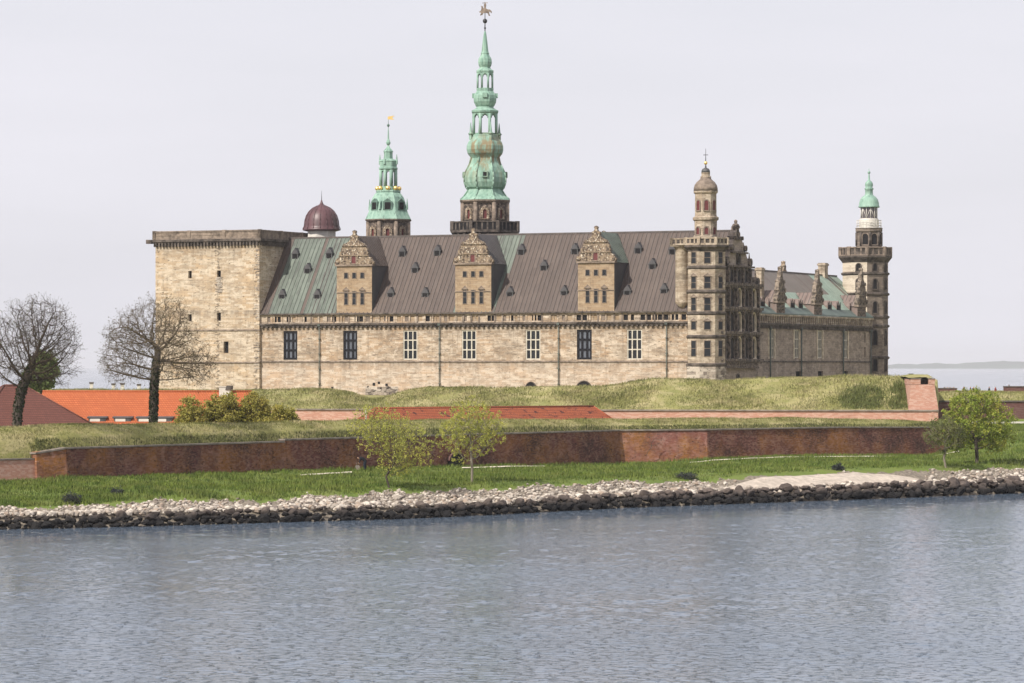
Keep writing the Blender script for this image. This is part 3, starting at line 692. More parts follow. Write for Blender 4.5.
w = MB(); w.lathe(OU - .1, OV, prof([(13, 247), (13, 236), (11.4, 235), (11.6, 221), (13.2, 220), (13.4, 217.6), (11.6, 216.5), (11.1, 215), (11.0, 194), (12.3, 193), (12.6, 191.4), (11.4, 191)], YO), 8, OROT); w.build('upper_wall', 'stone_oct', ot)
w = MB(); w.lathe(OU - .1, OV, prof([(11.8, 191), (11.6, 188), (10.8, 185), (8.8, 182), (6.2, 179.8), (5.4, 178.6), (5.2, 177.2)], YO), 16, OROT, smooth=True); w.build('dome', 'trim_mid', ot)
w = MB()
w.lathe(OU - .1, OV, prof([(5.4, 177.6), (5.6, 176.6), (4.5, 176), (4.3, 174), (4.7, 173.3), (4.4, 172.6)], YO), 8, OROT, mat=0)
w.lathe(OU - .1, OV, prof([(4.3, 172.6), (4.1, 170.6), (3.1, 168.8), (1.0, 167.8), (.5, 165)], YO), 12, OROT, mat=1, smooth=True)
w.tube((OU - .1, OV, ZW(167, YO)), (OU - .1, OV, ZW(148.5, YO)), .09, .03, mat=2); w.ball((OU - .1, OV, ZW(163, YO)), .3, 3); w.box(OU - .5, OU + .3, OV - .04, OV + .04, ZW(155.2, YO), ZW(154.6, YO), 2)
w.build('lantern', ['stone_oct', 'roof_dark', 'iron', 'gold'], ot)
for dx in (-45, 0, 45):
    ang = R(24 + dx)
    archwin(ot, .62, 1.6, (OU - .1 + 1.74 * math.sin(ang), OV - 1.74 * math.cos(ang), ZW(210.6, YO)), ang, leaf='red', stone='trim_mid', border=.16, depth=.1, name='shutter')
    archwin(ot, .60, 1.1, (OU - .1 + 1.82 * math.sin(ang), OV - 1.82 * math.cos(ang), ZW(234.6, YO)), ang, leaf='red', stone='trim_mid', border=.2, depth=.12, name='shutter')

# ---- east wing
UEW = UE - .15; VE0 = 19.3; VE1 = V(884, UEW)
ew = castle('castle_wing', 'grey shaded castle wing with patchy green roof, left of the lighthouse tower', 'castle wing', UEW, (VE0 + VE1) / 2, ZB)
PE = lambda a, d, z: (UEW - d, a, z)
ewin = [771.5, 796.5, 819.8, 845.2]
hs = [(V(px, UEW) - 1.3, V(px, UEW) + 1.3, 15.4, 20.2) for px in ewin]
hs += [(V(px, UEW) - .35, V(px, UEW) + .35, z0, z1) for px, z0, z1 in ((865, 18.2, 20.0), (865, 15.6, 17.4), (876, 15.5, 20.3))]
lows = [(V(px, UEW) - 1.35, V(px, UEW) + 1.35, 11.3, 13.1) for px in (798.5, 820.5, 845.5)]
w = MB(); w.wall(PE, VE0, VE1, ZB, ZCO, hs + lows, .4); w.build('wall', 'stone_shade', ew)
for px in ewin: window(ew, 2.6, 4.8, 3, 3, 'palframe', (UEW, V(px, UEW), 15.4), math.pi / 2)
p = MB()
for h in hs[4:] + lows: p.poly([(UEW - .3, h[0], h[2]), (UEW - .3, h[1], h[2]), (UEW - .3, h[1], h[3]), (UEW - .3, h[0], h[3])])
p.build('dark_opening', 'void', ew)
for px in ewin:
    p = MB(); v = V(px, UEW)
    for s_ in (-1, 1): p.box(UEW + .003, UEW + .1, v + s_ * 1.5 - .2, v + s_ * 1.5 + .2, 15.2, 20.4)
    p.build('window_surround', 'trim_light', ew)
c = MB(); c.box(UEW + .004, UEW + .5, VE0, VE1, ZCO, ZCO + .3); c.box(UEW + .004, UEW + .3, VE0, VE1, ZCO - .2, ZCO - .004); c.box(UEW + .004, UEW + .14, VE0, VE1, ZS - .13, ZS + .13)
for i in range(100):
    v = VE0 + .4 + i * .72
    if v < VE1: c.box(UEW + .005, UEW + .42, v - .15, v + .15, ZCO - .6, ZCO - .202)
c.build('cornice', 'trim', ew)
c = MB(); c.box(UEW - .3, UEW + .1, VE0, VE1, ZCO + .302, ZE - .1)
for i in range(60):
    v = VE0 + .6 + i * 1.15
    if v < VE1 - .3:
        c.box(UEW + .102, UEW + .3, v - .16, v + .16, ZCO + .303, ZE - .4, 1)
        c.box(UEW + .104, UEW + .12, v + .3, v + .85, ZCO + .6, ZE - .55, 2)
c.box(UEW + .103, UEW + .4, VE0, VE1, ZE - .38, ZE - .1, 1)
c.build('gallery', ['stone_shade', 'stone_oct', 'void'], ew)
for px in (769, 800, 842, 869.5):
    p = MB(); v = V(px, UEW); p.tube((UEW + .28, v, ZB), (UEW + .28, v, ZCO - .2), .13, n=8); p.box(UEW + .05, UEW + .5, v - .25, v + .25, ZCO - .8, ZCO - .3); p.build('drain_pipe', 'pipe', ew)
EHW = 8.2; ZRE = 30.6; KE = (ZRE - ZE) / EHW
nre = Vector(((ZRE - ZE), 0, EHW)).normalized()
def PEa(a, t, h): return (UEW + .2 - t * (EHW + .2) + nre.x * h, a, ZE + .25 + t * (ZRE - ZE - .25) + nre.z * h)
VR0 = 10.0
def e_slot(a, t):
    p_ = wpos(UEW - 3, a); px = 512 + F * p_.x / p_.y
    r_ = (math.sin(a * 12.9) * 43758.5) % 1.0
    if t > .52 and px < 834: return 0
    return 1 if r_ < .92 else 0
rb, seams = strip_roof(VR0, VE1 - 3, .75, PEa, 10, e_slot, .02)
rb.poly([(UEW - EHW, VR0, ZRE), (UEW - EHW, VE1 - 3, ZRE), (UEW - 2 * EHW, VE1 - 3, ZE), (UEW - 2 * EHW, VR0, ZE)], 0)
er = rb.build('roof', ['roof_brown_east', 'roof_mint_east'], ew); seams.build('seam', ['seam', 'seam_g'], er)
c = MB(); c.box(UEW - EHW - .15, UEW - EHW + .15, VR0, VE1 - 3, ZRE - .08, ZRE + .14); c.build('ridge_cap', 'seam', er)
c = MB(); c.hexa([(UEW + .45, VE0, ZE - .09), (UEW + .45, VE1, ZE - .09), (UEW - .9, VE1, ZE + .2), (UEW - .9, VE0, ZE + .2), (UEW + .45, VE0, ZE + .1), (UEW + .45, VE1, ZE + .1), (UEW - .9, VE1, ZE + 1.25), (UEW - .9, VE0, ZE + 1.25)]); c.build('lower_roof', 'roof_teal', ew)
for px, sc in ((779.5, 1.0), (816.8, 1.0), (860.5, 1.15)):
    v = V(px, UEW + .2)
    dormer(ew, (UEW + .42, v, ZE + .1), math.pi / 2, 4.2 * sc, 1.9, KE, 'roof_brown_east', 'roof_brown_east', 3.9, gsc=1.02 * sc, stone='carved_dark', gmat='carved_mid', wins_=False)
for px in (762, 770, 792, 800, 829, 838, 851):
    v = V(px, UEW - 1); u = UEW - .9
    hs_ = MB(); hs_.prism([(-.9, 0), (.9, 0), (.9, .9), (0, 1.7), (-.9, .9)], 'y', 0, 2.6, 0); hs_.box(-.6, .6, -.05, .0, .15, .9, 1)
    for s_ in (-1, 1): hs_.box(s_ * .95 - .06, s_ * .95 + .06, -.08, 0, 0, 1.5, 1)
    hs_.build('shed_dormer', ['roof_brown_east', 'void'], ew, (u, v, ZE + 1.1), math.pi / 2, local=True)
def chimney(parent, u, v, zb, zt, a, b_, mat='stone_oct'):
    c = MB(); c.box(u - a, u + a, v - b_, v + b_, zb, zt - .5); c.box(u - a - .15, u + a + .15, v - b_ - .15, v + b_ + .15, zt - .5, zt - .15); c.box(u - a, u + a, v - b_, v + b_, zt - .152, zt); c.build('chimney', mat, parent)
u = UEW - 2.6; v = V(760, u); chimney(ew, u, v, 24, ZC(267.5, u, v), .5, .7)
u = UEW - EHW; v = V(823, u); chimney(ew, u, v, 29, ZC(263, u, v), .65, .9)
# courtyard side gable over the ridge
dormer(ew, (UEW - 2 * EHW - .3, V(784, UEW - 2 * EHW), ZE + .6), -math.pi / 2, 5.6, 4.6, KE, 'roof_brown_east', 'roof_dark', 6.4, gsc=.9, stone='stone_oct', gmat='carved', wins_=False)

# ---- lighthouse tower at the far corner
NU = UEW - 2.2; NV = V(865.3, NU); NA = 3.85; NR = NA / math.cos(math.pi / 8); NROT = math.pi / 8
lt = castle('lighthouse_tower', 'stone tower carrying a white lighthouse lantern under a small green dome', 'tower', NU, NV, ZB)
YN = wpos(NU, NV).y; ZN = lambda py: ZW(py, YN - 3)
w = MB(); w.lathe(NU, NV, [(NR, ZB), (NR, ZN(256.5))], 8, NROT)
wl = w.build('wall', ['stone_dark', 'stone_sunlit'], lt)
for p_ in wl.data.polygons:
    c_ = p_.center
    if p_.normal.y < -.9 or p_.normal.x < -.5: p_.material_index = 1  # sun-facing sides painted pale, the rest weathered dark: light put into the stone
for py in (273.5, 294, 317, 326, 357.8): 
    c = MB(); z = ZN(py); c.lathe(NU, NV, [(NR + .02, z - .3), (NR + .28, z - .1), (NR + .28, z + .15), (NR + .02, z + .28)], 8, NROT); c.build('string_course', 'trim', lt)
c = MB(); z = ZN(257); c.lathe(NU, NV, [(NR + .02, z - 1.0), (NR + .3, z - .6), (NR + .75, z - .05), (NR + .75, z + .25), (NR + .2, z + .27)], 8, NROT)
c.build('cornice', 'trim', lt)
c = MB(); balustrade(c, ring(8, NR + .4, NROT, NU, NV), z + .25, ZN(246.8), th=.3, step=.95, post=.6, solid=True); c.build('balustrade', ['trim_mid', 'trim'], lt)
for ang, in ((0,), (math.pi / 4,), (math.pi / 2,)):
    for py1, h_ in ((271, 1.7), (289, 2.4), (313, 2.8), (345, 3.6), (371, 3.4)):
        archwin(lt, .80, h_ * .75, (NU + NA * math.sin(ang), NV - NA * math.cos(ang), ZN(py1)), ang, leaf='void', stone='trim', border=.2, depth=.16)
LU = U(869, NV); YL = wpos(LU, NV).y
w = MB(); w.lathe(LU, NV, prof([(12.6, 250), (12.6, 246), (11.8, 245), (11.6, 233), (13.0, 231.5), (13.0, 229), (13.6, 228.2)], YL), 8, NROT); w.build('drum', 'stone_dark', lt)
c = MB()
for k in range(8):
    a = NROT + 2 * math.pi * k / 8; r_ = 12.4 * YL / F; c.tube((LU + r_ * math.cos(a), NV + r_ * math.sin(a), ZW(246, YL)), (LU + r_ * math.cos(a), NV + r_ * math.sin(a), ZW(232.5, YL)), .25, n=6)
c.build('pilaster', 'trim', lt)
for dx in (0, 45, 90):
    ang = R(dx); archwin(lt, 1.1, 2.0, (LU + 2.1 * math.sin(ang), NV - 2.1 * math.cos(ang), ZW(244.8, YL)), ang, leaf='void', stone='trim_mid', border=.16, depth=.1)
w = MB(); w.lathe(LU, NV, prof([(12.4, 228.6), (12.4, 227.6), (9.6, 227.5), (9.6, 219.6)], YL), 20, 0, smooth=False)
for k in range(20):
    a = 2 * math.pi * k / 20; r_ = 12.2 * YL / F; w.tube((LU + r_ * math.cos(a), NV + r_ * math.sin(a), ZW(228, YL)), (LU + r_ * math.cos(a), NV + r_ * math.sin(a), ZW(220.5, YL)), .045, n=4)
for y_ in (220.5, 223, 225.5):
    pts = ring(20, 12.2 * YL / F, 0, LU, NV)
    for k in range(20): w.tube((*pts[k], ZW(y_, YL)), (*pts[(k + 1) % 20], ZW(y_, YL)), .05, n=4)
w.build('balcony', 'white', lt)
w = MB(); w.lathe(LU, NV, prof([(7.6, 219.6), (7.6, 208)], YL), 16, 0, mat=0, smooth=True, cap=False)
w.lathe(LU, NV, prof([(9.0, 219.7), (9.0, 218.6), (8.3, 218.5)], YL), 16, 0, mat=1)
for k in range(12):
    a = 2 * math.pi * k / 12; a2 = 2 * math.pi * (k + 1) / 12; r_ = 8.3 * YL / F
    A = (LU + r_ * math.cos(a), NV + r_ * math.sin(a)); B = (LU + r_ * math.cos(a2), NV + r_ * math.sin(a2))
    w.tube((*A, ZW(218.5, YL)), (*A, ZW(207, YL)), .075, n=4, mat=1)
    if k % 2: w.tube((*A, ZW(218.5, YL)), (*B, ZW(208, YL)), .05, n=4, mat=1)
    else: w.tube((*B, ZW(218.5, YL)), (*A, ZW(208, YL)), .05, n=4, mat=1)
w.ball((LU, NV, ZW(213, YL)), .7, 2)
b = NB('lantern_glass'); b.b.inputs["Transmission Weight"].default_value = .0; M['lens'] = plain('lantern_glass', (.10, .085, .09), .1, .3)
w.build('lantern', ['lens', 'white', 'red'], lt)
w = MB(); w.lathe(LU, NV, prof([(10.2, 207.6), (10.4, 206.6), (9.8, 205.5), (9.6, 203), (8.6, 199.5), (6.6, 196.8), (4.2, 195.2), (3.8, 194), (3.7, 190.2), (4.4, 189.3), (4.4, 188.3), (3.2, 187.5), (3.9, 185.5), (3.6, 182.8), (2.0, 181.0), (1.0, 180), (.8, 176), (.3, 172)], YL), 16, 0, smooth=True); w.ball((LU, NV, ZW(172.5, YL)), .28); w.tube((LU, NV, ZW(172, YL)), (LU, NV, ZW(168.5, YL)), .05, n=5); w.build('dome', 'copper', lt)

# ---- tall spire tower
SV = 20.0; SU = U(485, SV); YS = wpos(SU, SV).y; S8 = math.pi / 8 + R(24)
st = castle('spire_tower', 'tall tower with many-tiered green copper spire and dark stone balcony above the long roof', 'tower', SU, SV, ZB)
P_ = lambda pts, k=1.05: prof(pts, YS, k)
w = MB(); w.lathe(SU, SV, [(5.2, ZB)] + P_([(30, 236), (22.5, 235.5), (22.5, 203), (23.4, 202)]), 8, S8); w.build('wall', 'carved_dark', st)
c = MB(); c.lathe(SU, SV, P_([(23, 238), (27, 236.5), (32, 234.2), (34.8, 233.2), (34.8, 232)]), 8, S8)
balustrade(c, ring(8, 33.4 * YS / F * 1.05, S8, SU, SV), ZW(232, YS), ZW(222, YS), th=.32, step=.8, post=.6, solid=True)
for a, b_ in zip(ring(24, 29 * YS / F, 0, SU, SV), ring(24, 33 * YS / F, 0, SU, SV)): c.obox(a, b_, .4, ZW(237, YS), ZW(233.6, YS))
c.build('balustrade', ['trim', 'void'], st)
c = MB(); c.lathe(SU, SV, P_([(23.2, 204), (25.6, 202), (25.8, 200.6), (24.5, 200.2)]), 8, S8)
for k in range(8):
    a = S8 + 2 * math.pi * k / 8; r_ = 23 * YS / F * 1.05; c.tube((SU + r_ * math.cos(a), SV + r_ * math.sin(a), ZW(233, YS)), (SU + r_ * math.cos(a), SV + r_ * math.sin(a), ZW(203, YS)), .38, n=8)
c.build('cornice', 'trim_mid', st)
for dx in (-45, 0, 45):
    ang = R(24 + dx); rr = 22.5 * YS / F * 1.05 * math.cos(math.pi / 8)
    archwin(st, .62, 1.6, (SU + rr * math.sin(ang), SV - rr * math.cos(ang), ZW(219.4, YS)), ang, leaf='red', stone='carved', border=.45, depth=.25, name='shutter')
sp = MB()
sp.lathe(SU, SV, P_([(25.6, 200.4), (24.5, 199), (21.5, 196.5), (18.8, 193.2), (17.2, 190), (17.0, 189.4), (19.4, 187.5), (21.2, 182.5), (21.3, 178), (20.2, 173), (18.0, 168), (15.6, 163.5), (14.4, 160), (14.2, 158.5), (15.4, 156.6), (17.8, 153.6), (18.9, 149.8), (18.7, 146.2), (17.2, 142.4), (14.9, 139.4), (13.6, 137), (13.4, 135.2), (12.6, 134.8)]), 8, S8)
# buttress strips with pinnacles round the open arcade
for k in range(8):
    a = S8 + 2 * math.pi * k / 8
    def at_(hw, y): r_ = hw * YS / F * 1.05; return (SU + r_ * math.cos(a), SV + r_ * math.sin(a), ZW(y, YS))
    q = [(25.2, 200), (21.6, 196.6), (17.4, 190), (19.6, 187.5), (21.4, 182.5), (21.5, 178), (20.4, 173), (15.8, 163.5), (14.6, 158)]
    for i in range(len(q) - 1): sp.tube(at_(*q[i]), at_(*q[i + 1]), .13, n=5)
    if k % 2 == 0:
        p0 = at_(15.5, 170); p1 = at_(14.6, 134); sp.box(p1[0] - .22, p1[0] + .22, p1[1] - .22, p1[1] + .22, ZW(140, YS), ZW(135, YS))
        sp.lathe(p1[0], p1[1], [(.42, ZW(135, YS)), (.5, ZW(134, YS)), (.25, ZW(132.5, YS)), (.05, ZW(123, YS))], 6)
    sp.tube(at_(11.6, 135), at_(11.6, 114), .26, n=6)
    sp.tube(at_(7.6, 88.5), at_(7.6, 73.5), .18, n=6)
for (hw, y0, y1, n_) in ((11.6, 120.5, 113, 8), (7.6, 78.5, 73, 8)):
    # arch heads between the columns
    r_ = hw * YS / F * 1.05; pts = ring(8, r_, S8, SU, SV)
    for k in range(8):
        a, b_ = Vector(pts[k]), Vector(pts[(k + 1) % 8])
        for j in range(8):
            t0, t1 = j / 8, (j + 1) / 8; zlow = ZW(y0, YS) + (ZW(y1, YS) - ZW(y0, YS)) * .85 * math.sin(math.pi * (t0 + t1) / 2)
            sp.obox(a.lerp(b_, t0), a.lerp(b_, t1), .3, zlow, ZW(y1, YS))
sp.lathe(SU, SV, P_([(11.0, 134.9), (11.0, 133.4), (9, 133)]), 8, S8)
sp.lathe(SU, SV, P_([(12.4, 114), (13.6, 112.6), (13.8, 111), (12.2, 110.2), (9.2, 108.4), (8.6, 107), (9.8, 105.4), (11.4, 102), (11.7, 98.8), (11.2, 95.6), (9.4, 92.6), (8.6, 91.4), (8.8, 88.6), (8, 88.2)]), 8, S8)
sp.lathe(SU, SV, P_([(8, 73.6), (8.8, 72.2), (8.8, 70.8), (7.6, 70.2), (5.6, 68.4), (5.4, 67.4), (6.6, 65), (7.1, 62.2), (6.6, 59), (4.9, 56), (4.2, 54.6), (4.3, 53), (3.6, 52), (3.0, 47), (2.2, 40), (1.4, 34), (.7, 31)]), 8, S8)
for dx in (-90, 0, 90, 180):
    ang = R(24 + dx + 45 * 0)
    r_ = 21.0 * YS / F
    sp.obox((SU + (r_ - 1) * math.sin(ang), SV - (r_ - 1) * math.cos(ang)), (SU + (r_ + .25) * math.sin(ang), SV - (r_ + .25) * math.cos(ang)), 1.0, ZW(178, YS), ZW(172, YS))
    r_ = 11.4 * YS / F; sp.obox((SU + (r_ - 1) * math.sin(ang), SV - (r_ - 1) * math.cos(ang)), (SU + (r_ + .25) * math.sin(ang), SV - (r_ + .25) * math.cos(ang)), .8, ZW(98, YS), ZW(93.5, YS))
spo = sp.build('spire', 'copper_spire', st)
p = MB()
for dx in (-90, 0, 90, 180):
    ang = R(24 + dx); r_ = 21.0 * YS / F + .26; p.obox((SU + r_ * math.sin(ang), SV - r_ * math.cos(ang)), (SU + (r_ + .02) * math.sin(ang), SV - (r_ + .02) * math.cos(ang)), .6, ZW(177, YS), ZW(173.2, YS))
p.build('louvre', 'void', spo)
c = MB(); c.tube((SU, SV, ZW(32, YS)), (SU, SV, ZW(2, YS)), .10, .05, n=6); c.ball((SU, SV, ZW(21, YS)), .42); c.ball((SU, SV, ZW(28, YS)), .2)
fin = c.build('finial', 'iron', st)
c = MB(); zz = ZW(11.5, YS)
hz = [(-1.15, -.05), (-.75, .2), (-.62, .65), (-.8, 1.0), (-.45, .95), (-.3, .55), (-.15, .6), (-.2, 1.2), (.05, 1.5), (.22, 1.15), (.15, .55), (.5, .35), (.95, .3), (1.3, -.1), (1.2, -.35), (.85, .0), (.75, -.3), (.95, -.75), (.75, -.8), (.5, -.3), (-.3, -.25), (-.55, -.6), (-.95, -.65), (-.7, -.25)]
c.prism([(SU + a, zz + z) for a, z in hz], 'y', SV - .06, SV + .06); c.box(SU - .5, SU + .5, SV - .03, SV + .03, ZW(3.2, YS), ZW(2.6, YS)); c.build('weathervane', 'trim_mid', st)

# ---- green bell-roofed tower
GV = 24.0; GU = U(388.3, GV); YG = wpos(GU, GV).y
gt = castle('bell_roofed_tower', 'short stone tower with bell shaped green copper roof and ring of gold balls', 'tower', GU, GV, ZB)
P_ = lambda pts, k=1.05: prof(pts, YG, k)
w = MB(); w.lathe(GU, GV, [(4.0, ZB)] + P_([(20.6, 245), (20.6, 222), (22.3, 220.6)]), 8, S8); w.build('wall', 'carved_dark', gt)
for k in range(8):
    a = S8 + 2 * math.pi * k / 8; r_ = 21.2 * YG / F * 1.04
c = MB()
for k in range(8):
    a = S8 + 2 * math.pi * k / 8; r_ = 20.6 * YG / F * 1.05; c.tube((GU + r_ * math.cos(a), GV + r_ * math.sin(a), 30), (GU + r_ * math.cos(a), GV + r_ * math.sin(a), ZW(222, YG)), .36, n=8)
c.lathe(GU, GV, P_([(21, 222.4), (23.4, 220.8), (23.6, 219.8), (22.4, 219.4)]), 8, S8); c.build('cornice', 'trim_mid', gt)
for dx in (-45, 0, 45):
    ang = R(24 + dx); rr = 20.6 * YG / F * 1.05 * math.cos(math.pi / 8); archwin(gt, .62, 1.55, (GU + rr * math.sin(ang), GV - rr * math.cos(ang), ZW(238, YG)), ang, leaf='red', stone='carved', border=.5, depth=.25, name='shutter')
w = MB(); w.lathe(GU, GV, P_([(23.4, 219.6), (22.6, 218), (20.2, 213), (18.4, 207.5), (17.4, 202), (15.8, 197.5), (13.4, 194), (12.0, 192.8), (12.6, 192), (12.4, 190.6), (9.6, 190.2), (9.2, 186.8), (8.6, 186.4)]), 8, S8)
for k in range(8):
    a = S8 + 2 * math.pi * k / 8; r_ = 7.6 * YG / F * 1.05; p0 = (GU + r_ * math.cos(a), GV + r_ * math.sin(a)); w.tube((*p0, ZW(187, YG)), (*p0, ZW(170, YG)), .3, n=6)
pts = ring(8, 7.6 * YG / F * 1.05, S8, GU, GV)
for k in range(8):
    a, b_ = Vector(pts[k]), Vector(pts[(k + 1) % 8])
    for j in range(6):
        t0, t1 = j / 6, (j + 1) / 6; w.obox(a.lerp(b_, t0), a.lerp(b_, t1), .25, ZW(175.5, YG) + 1.0 * math.sin(math.pi * (t0 + t1) / 2) * .8, ZW(170, YG))
w.lathe(GU, GV, P_([(8.0, 170.5), (9.6, 169.2), (9.6, 167.8), (8.6, 167.2), (8.8, 162), (9.3, 161.2), (8.2, 160), (5.2, 159.2), (4.4, 158.6), (4.4, 152.5), (5.0, 151.8), (4.6, 150.8), (2.6, 148.4), (1.4, 146.6), (.9, 145.4), (2.1, 143.8), (2.3, 142.4), (1.6, 140.6), (.9, 139), (.6, 132), (.25, 127)]), 8, S8)
for k in range(4):
    a = S8 + math.pi / 4 + 2 * math.pi * k / 4
    for hw, y0, y1 in ((8.8, 161.5, 154.5), (19.6, 207, 199)):
        r_ = hw * YG / F * 1.05; w.lathe(GU + r_ * math.cos(a), GV + r_ * math.sin(a), [(.22, ZW(y0 + 3, YG)), (.22, ZW(y0, YG)), (.05, ZW(y1, YG))], 6)
rf = w.build('roof', 'copper', gt)
for dx in (-45, 45, 0):
    ang = R(24 + dx); r_ = 17.2 * YG / F
    q = MB(); q.prism([(-.8, 0), (.8, 0), (.8, 1.5), (0, 2.1), (-.8, 1.5)], 'y', -.35, 1.2, 0); q.box(-.5, .5, -.4, -.352, .2, 1.4, 1)
    q.build('lucarne', ['copper_dark', 'void'], gt, (GU + r_ * math.sin(ang), GV - r_ * math.cos(ang), ZW(211, YG)), ang, local=True)
for k in range(8):
    a = S8 + math.pi / 8 + 2 * math.pi * k / 8; r_ = 10.8 * YG / F; p = MB(); p.ball((GU + r_ * math.cos(a), GV + r_ * math.sin(a), ZW(188.6, YG)), .44, n=10); p.build('gold_ball', 'gold', gt)
c = MB(); c.tube((GU, GV, ZW(128, YG)), (GU, GV, ZW(116.5, YG)), .06, .03, n=5); c.ball((GU, GV, ZW(125.4, YG)), .26, 0); c.prism([(GU - .1, ZW(119.4, YG)), (GU + 1.15, ZW(120, YG)), (GU + .75, ZW(117.8, YG)), (GU + 1.2, ZW(115.8, YG)), (GU - .1, ZW(116.6, YG))], 'y', GV - .04, GV + .04, 1); c.build('finial', ['copper_dark', 'gold'], gt)

# ---- maroon domed turret
DV = 17.0; DU = U(321.6, DV); YD = wpos(DU, DV).y
dt = castle('domed_turret', 'white round turret under a ribbed maroon copper dome beside the square tower', 'tower', DU, DV, ZB)
P_ = lambda pts, k=1.02: prof(pts, YD, k)
w = MB(); w.lathe(DU, DV, [(2.55, ZB)] + P_([(14.6, 240), (14.6, 231)]), 8, S8 + .1); w.build('wall', 'white', dt)
w = MB(); n = 24
w.lathe(DU, DV, P_([(14.8, 231.4), (18.6, 230.4), (18.8, 229.4), (17.6, 228.6), (17.2, 226), (16.6, 221), (15.2, 216), (12.6, 211.6), (8.8, 208), (4.6, 205.8), (2.0, 204.2), (1.2, 202.4), (.5, 200)]), 16, 0, smooth=True)
for k in range(16):
    a = 2 * math.pi * k / 16; q = P_([(18.6, 229.2), (17.2, 226), (16.7, 221), (15.3, 216), (12.7, 211.6), (8.9, 208), (4.6, 205.8)])
    for i in range(len(q) - 1): w.tube((DU + q[i][0] * math.cos(a), DV + q[i][0] * math.sin(a), q[i][1]), (DU + q[i + 1][0] * math.cos(a), DV + q[i + 1][0] * math.sin(a), q[i + 1][1]), .06, n=4)
w.build('dome', 'maroon', dt)
c = MB(); c.tube((DU, DV, ZW(202, YD)), (DU, DV, ZW(190.5, YD)), .07, .02, n=5); c.build('finial', 'iron', dt)
# ================================================================== GROUND, WALLS, WATER
def IP(xs, ys): 
    xs = np.array(xs, float); ys = np.array(ys, float); return lambda x: np.interp(x, xs, ys)
yw_ = IP([-250, 0, 120, 240, 400, 500, 620, 780, 900, 1024, 1300], [537, 529.5, 527, 523.5, 519, 514.5, 508, 502.2, 498, 493, 482])
YWAT = lambda px: HC * F / (yw_(px) - HY)
yg_ = IP([-250, 0, 66, 130, 200, 262, 300, 380, 470, 560, 620, 700, 740, 800, 900, 940, 1024, 1300], [510, 507, 506.5, 502.5, 499, 502, 497, 491.5, 489, 486, 482, 480, 477, 474, 471, 471, 468, 460])
GW = IP([-250, 0, 300, 620, 1024, 1300], [8, 8.5, 10, 11, 12, 12])
YGR = lambda px: YWAT(px) + GW(px)
ZGR = lambda px: HC - (yg_(px) - HY) * YGR(px) / F
WALLP = [(-250, 305), (36, 326.0), (66, 328), (130, 335.4), (200, 344), (285, 355), (340, 362.2), (400, 370.4), (470, 380.5), (540, 391.1), (620, 404), (707, 407.5), (780, 415.4), (840, 422), (943, 434), (1024, 447), (1300, 500)]
YWL = IP(*zip(*WALLP))
yb_ = IP([-250, 0, 66, 200, 300, 400, 500, 620, 700, 712, 780, 930, 960, 1024, 1300], [486, 482, 477.5, 473, 470, 467.5, 465.5, 464, 460, 458.5, 456, 454.5, 448, 431, 428])
ZBK = lambda px: HC - (yb_(px) - HY) * YWL(px) / F
yc_ = IP([-250, 0, 66, 150, 200, 240, 300, 400, 500, 620, 700, 800, 900, 938, 960, 1300], [429, 427, 426, 425, 424.2, 423.5, 422, 421, 420, 419.3, 419, 419, 420.5, 423, 432, 430])
ycr_ = IP([-250, 0, 235, 262, 330, 350, 362, 372, 385, 396, 406, 430, 500, 560, 605, 625, 650, 700, 720, 760, 850, 900, 925, 934, 938], [389, 389, 390.5, 390, 389.5, 391.5, 395.5, 399, 398.5, 394, 391, 388.5, 388, 387.8, 387.3, 384.6, 380.2, 380, 381, 378.3, 376.3, 375.6, 375.6, 377.5, 379])
YUP = IP([-250, 250, 600, 938, 1300], [492, 486, 476, 470, 470])

cols = np.unique(np.concatenate([np.linspace(-1100, -260, 22), np.linspace(1310, 2100, 22), np.linspace(-250, -10, 40), np.arange(-8, 1034, 2.5), np.linspace(1036, 1300, 40), [35.6, 36.4, 937.6, 938.4]]))
def hnoise(X, Y, s, seed=0):
    "cheap smooth noise from sines"
    r = np.random.default_rng(seed); o = np.zeros_like(X)
    for i in range(14):
        a = r.uniform(0, 6.283); k = s * r.uniform(.5, 2.2); o += np.sin((X * np.cos(a) + Y * np.sin(a)) * k + r.uniform(0, 6.28)) / (k / s) ** .8
    return o / 5.0
def loft(name, rows, mats, amp, kind='structure', smooth=True, nz=.12, seed=3, midx=None):
    "rows: list of (Y(px) array, Z(px) array, subdivisions to the next)"
    Ys, Zs, am = [], [], []
    for i in range(len(rows) - 1):
        n = rows[i][2]
        for k in range(n):
            t = k / n; Ys.append(rows[i][0] * (1 - t) + rows[i + 1][0] * t); Zs.append(rows[i][1] * (1 - t) + rows[i + 1][1] * t); am.append(amp[i] * (1 - t) + amp[i + 1] * t)
    Ys.append(rows[-1][0]); Zs.append(rows[-1][1]); am.append(amp[-1])
    Y = np.array(Ys); Z = np.array(Zs); X = (cols[None, :] - 512) * Y / F
    Z = Z + hnoise(X, Y, .35, seed) * np.array(am)[:, None] + hnoise(X, Y, 1.6, seed + 1) * np.array(am)[:, None] * .4
    nr, nc = Y.shape; v = np.stack([X, Y, Z], -1).reshape(-1, 3)
    i, j = np.meshgrid(np.arange(nr - 1), np.arange(nc - 1), indexing='ij'); a = (i * nc + j).ravel()
    f = np.stack([a, a + 1, a + nc + 1, a + nc], 1)
    me = np_mesh(name, v, f, mats, smooth); o = bpy.data.objects.new(name, me); COL.objects.link(o); tag(o, kind=kind)
    return o, X, Y, Z
def edgeY(px): px = np.asarray(px, float); return YGR(px) - .5 + .75 * np.sin(px * .083 + 1) + .5 * np.sin(px * .21) + .35 * np.sin(px * .47 + 2) + .25 * np.sin(px * 1.3)
A1 = np.ones_like(cols)
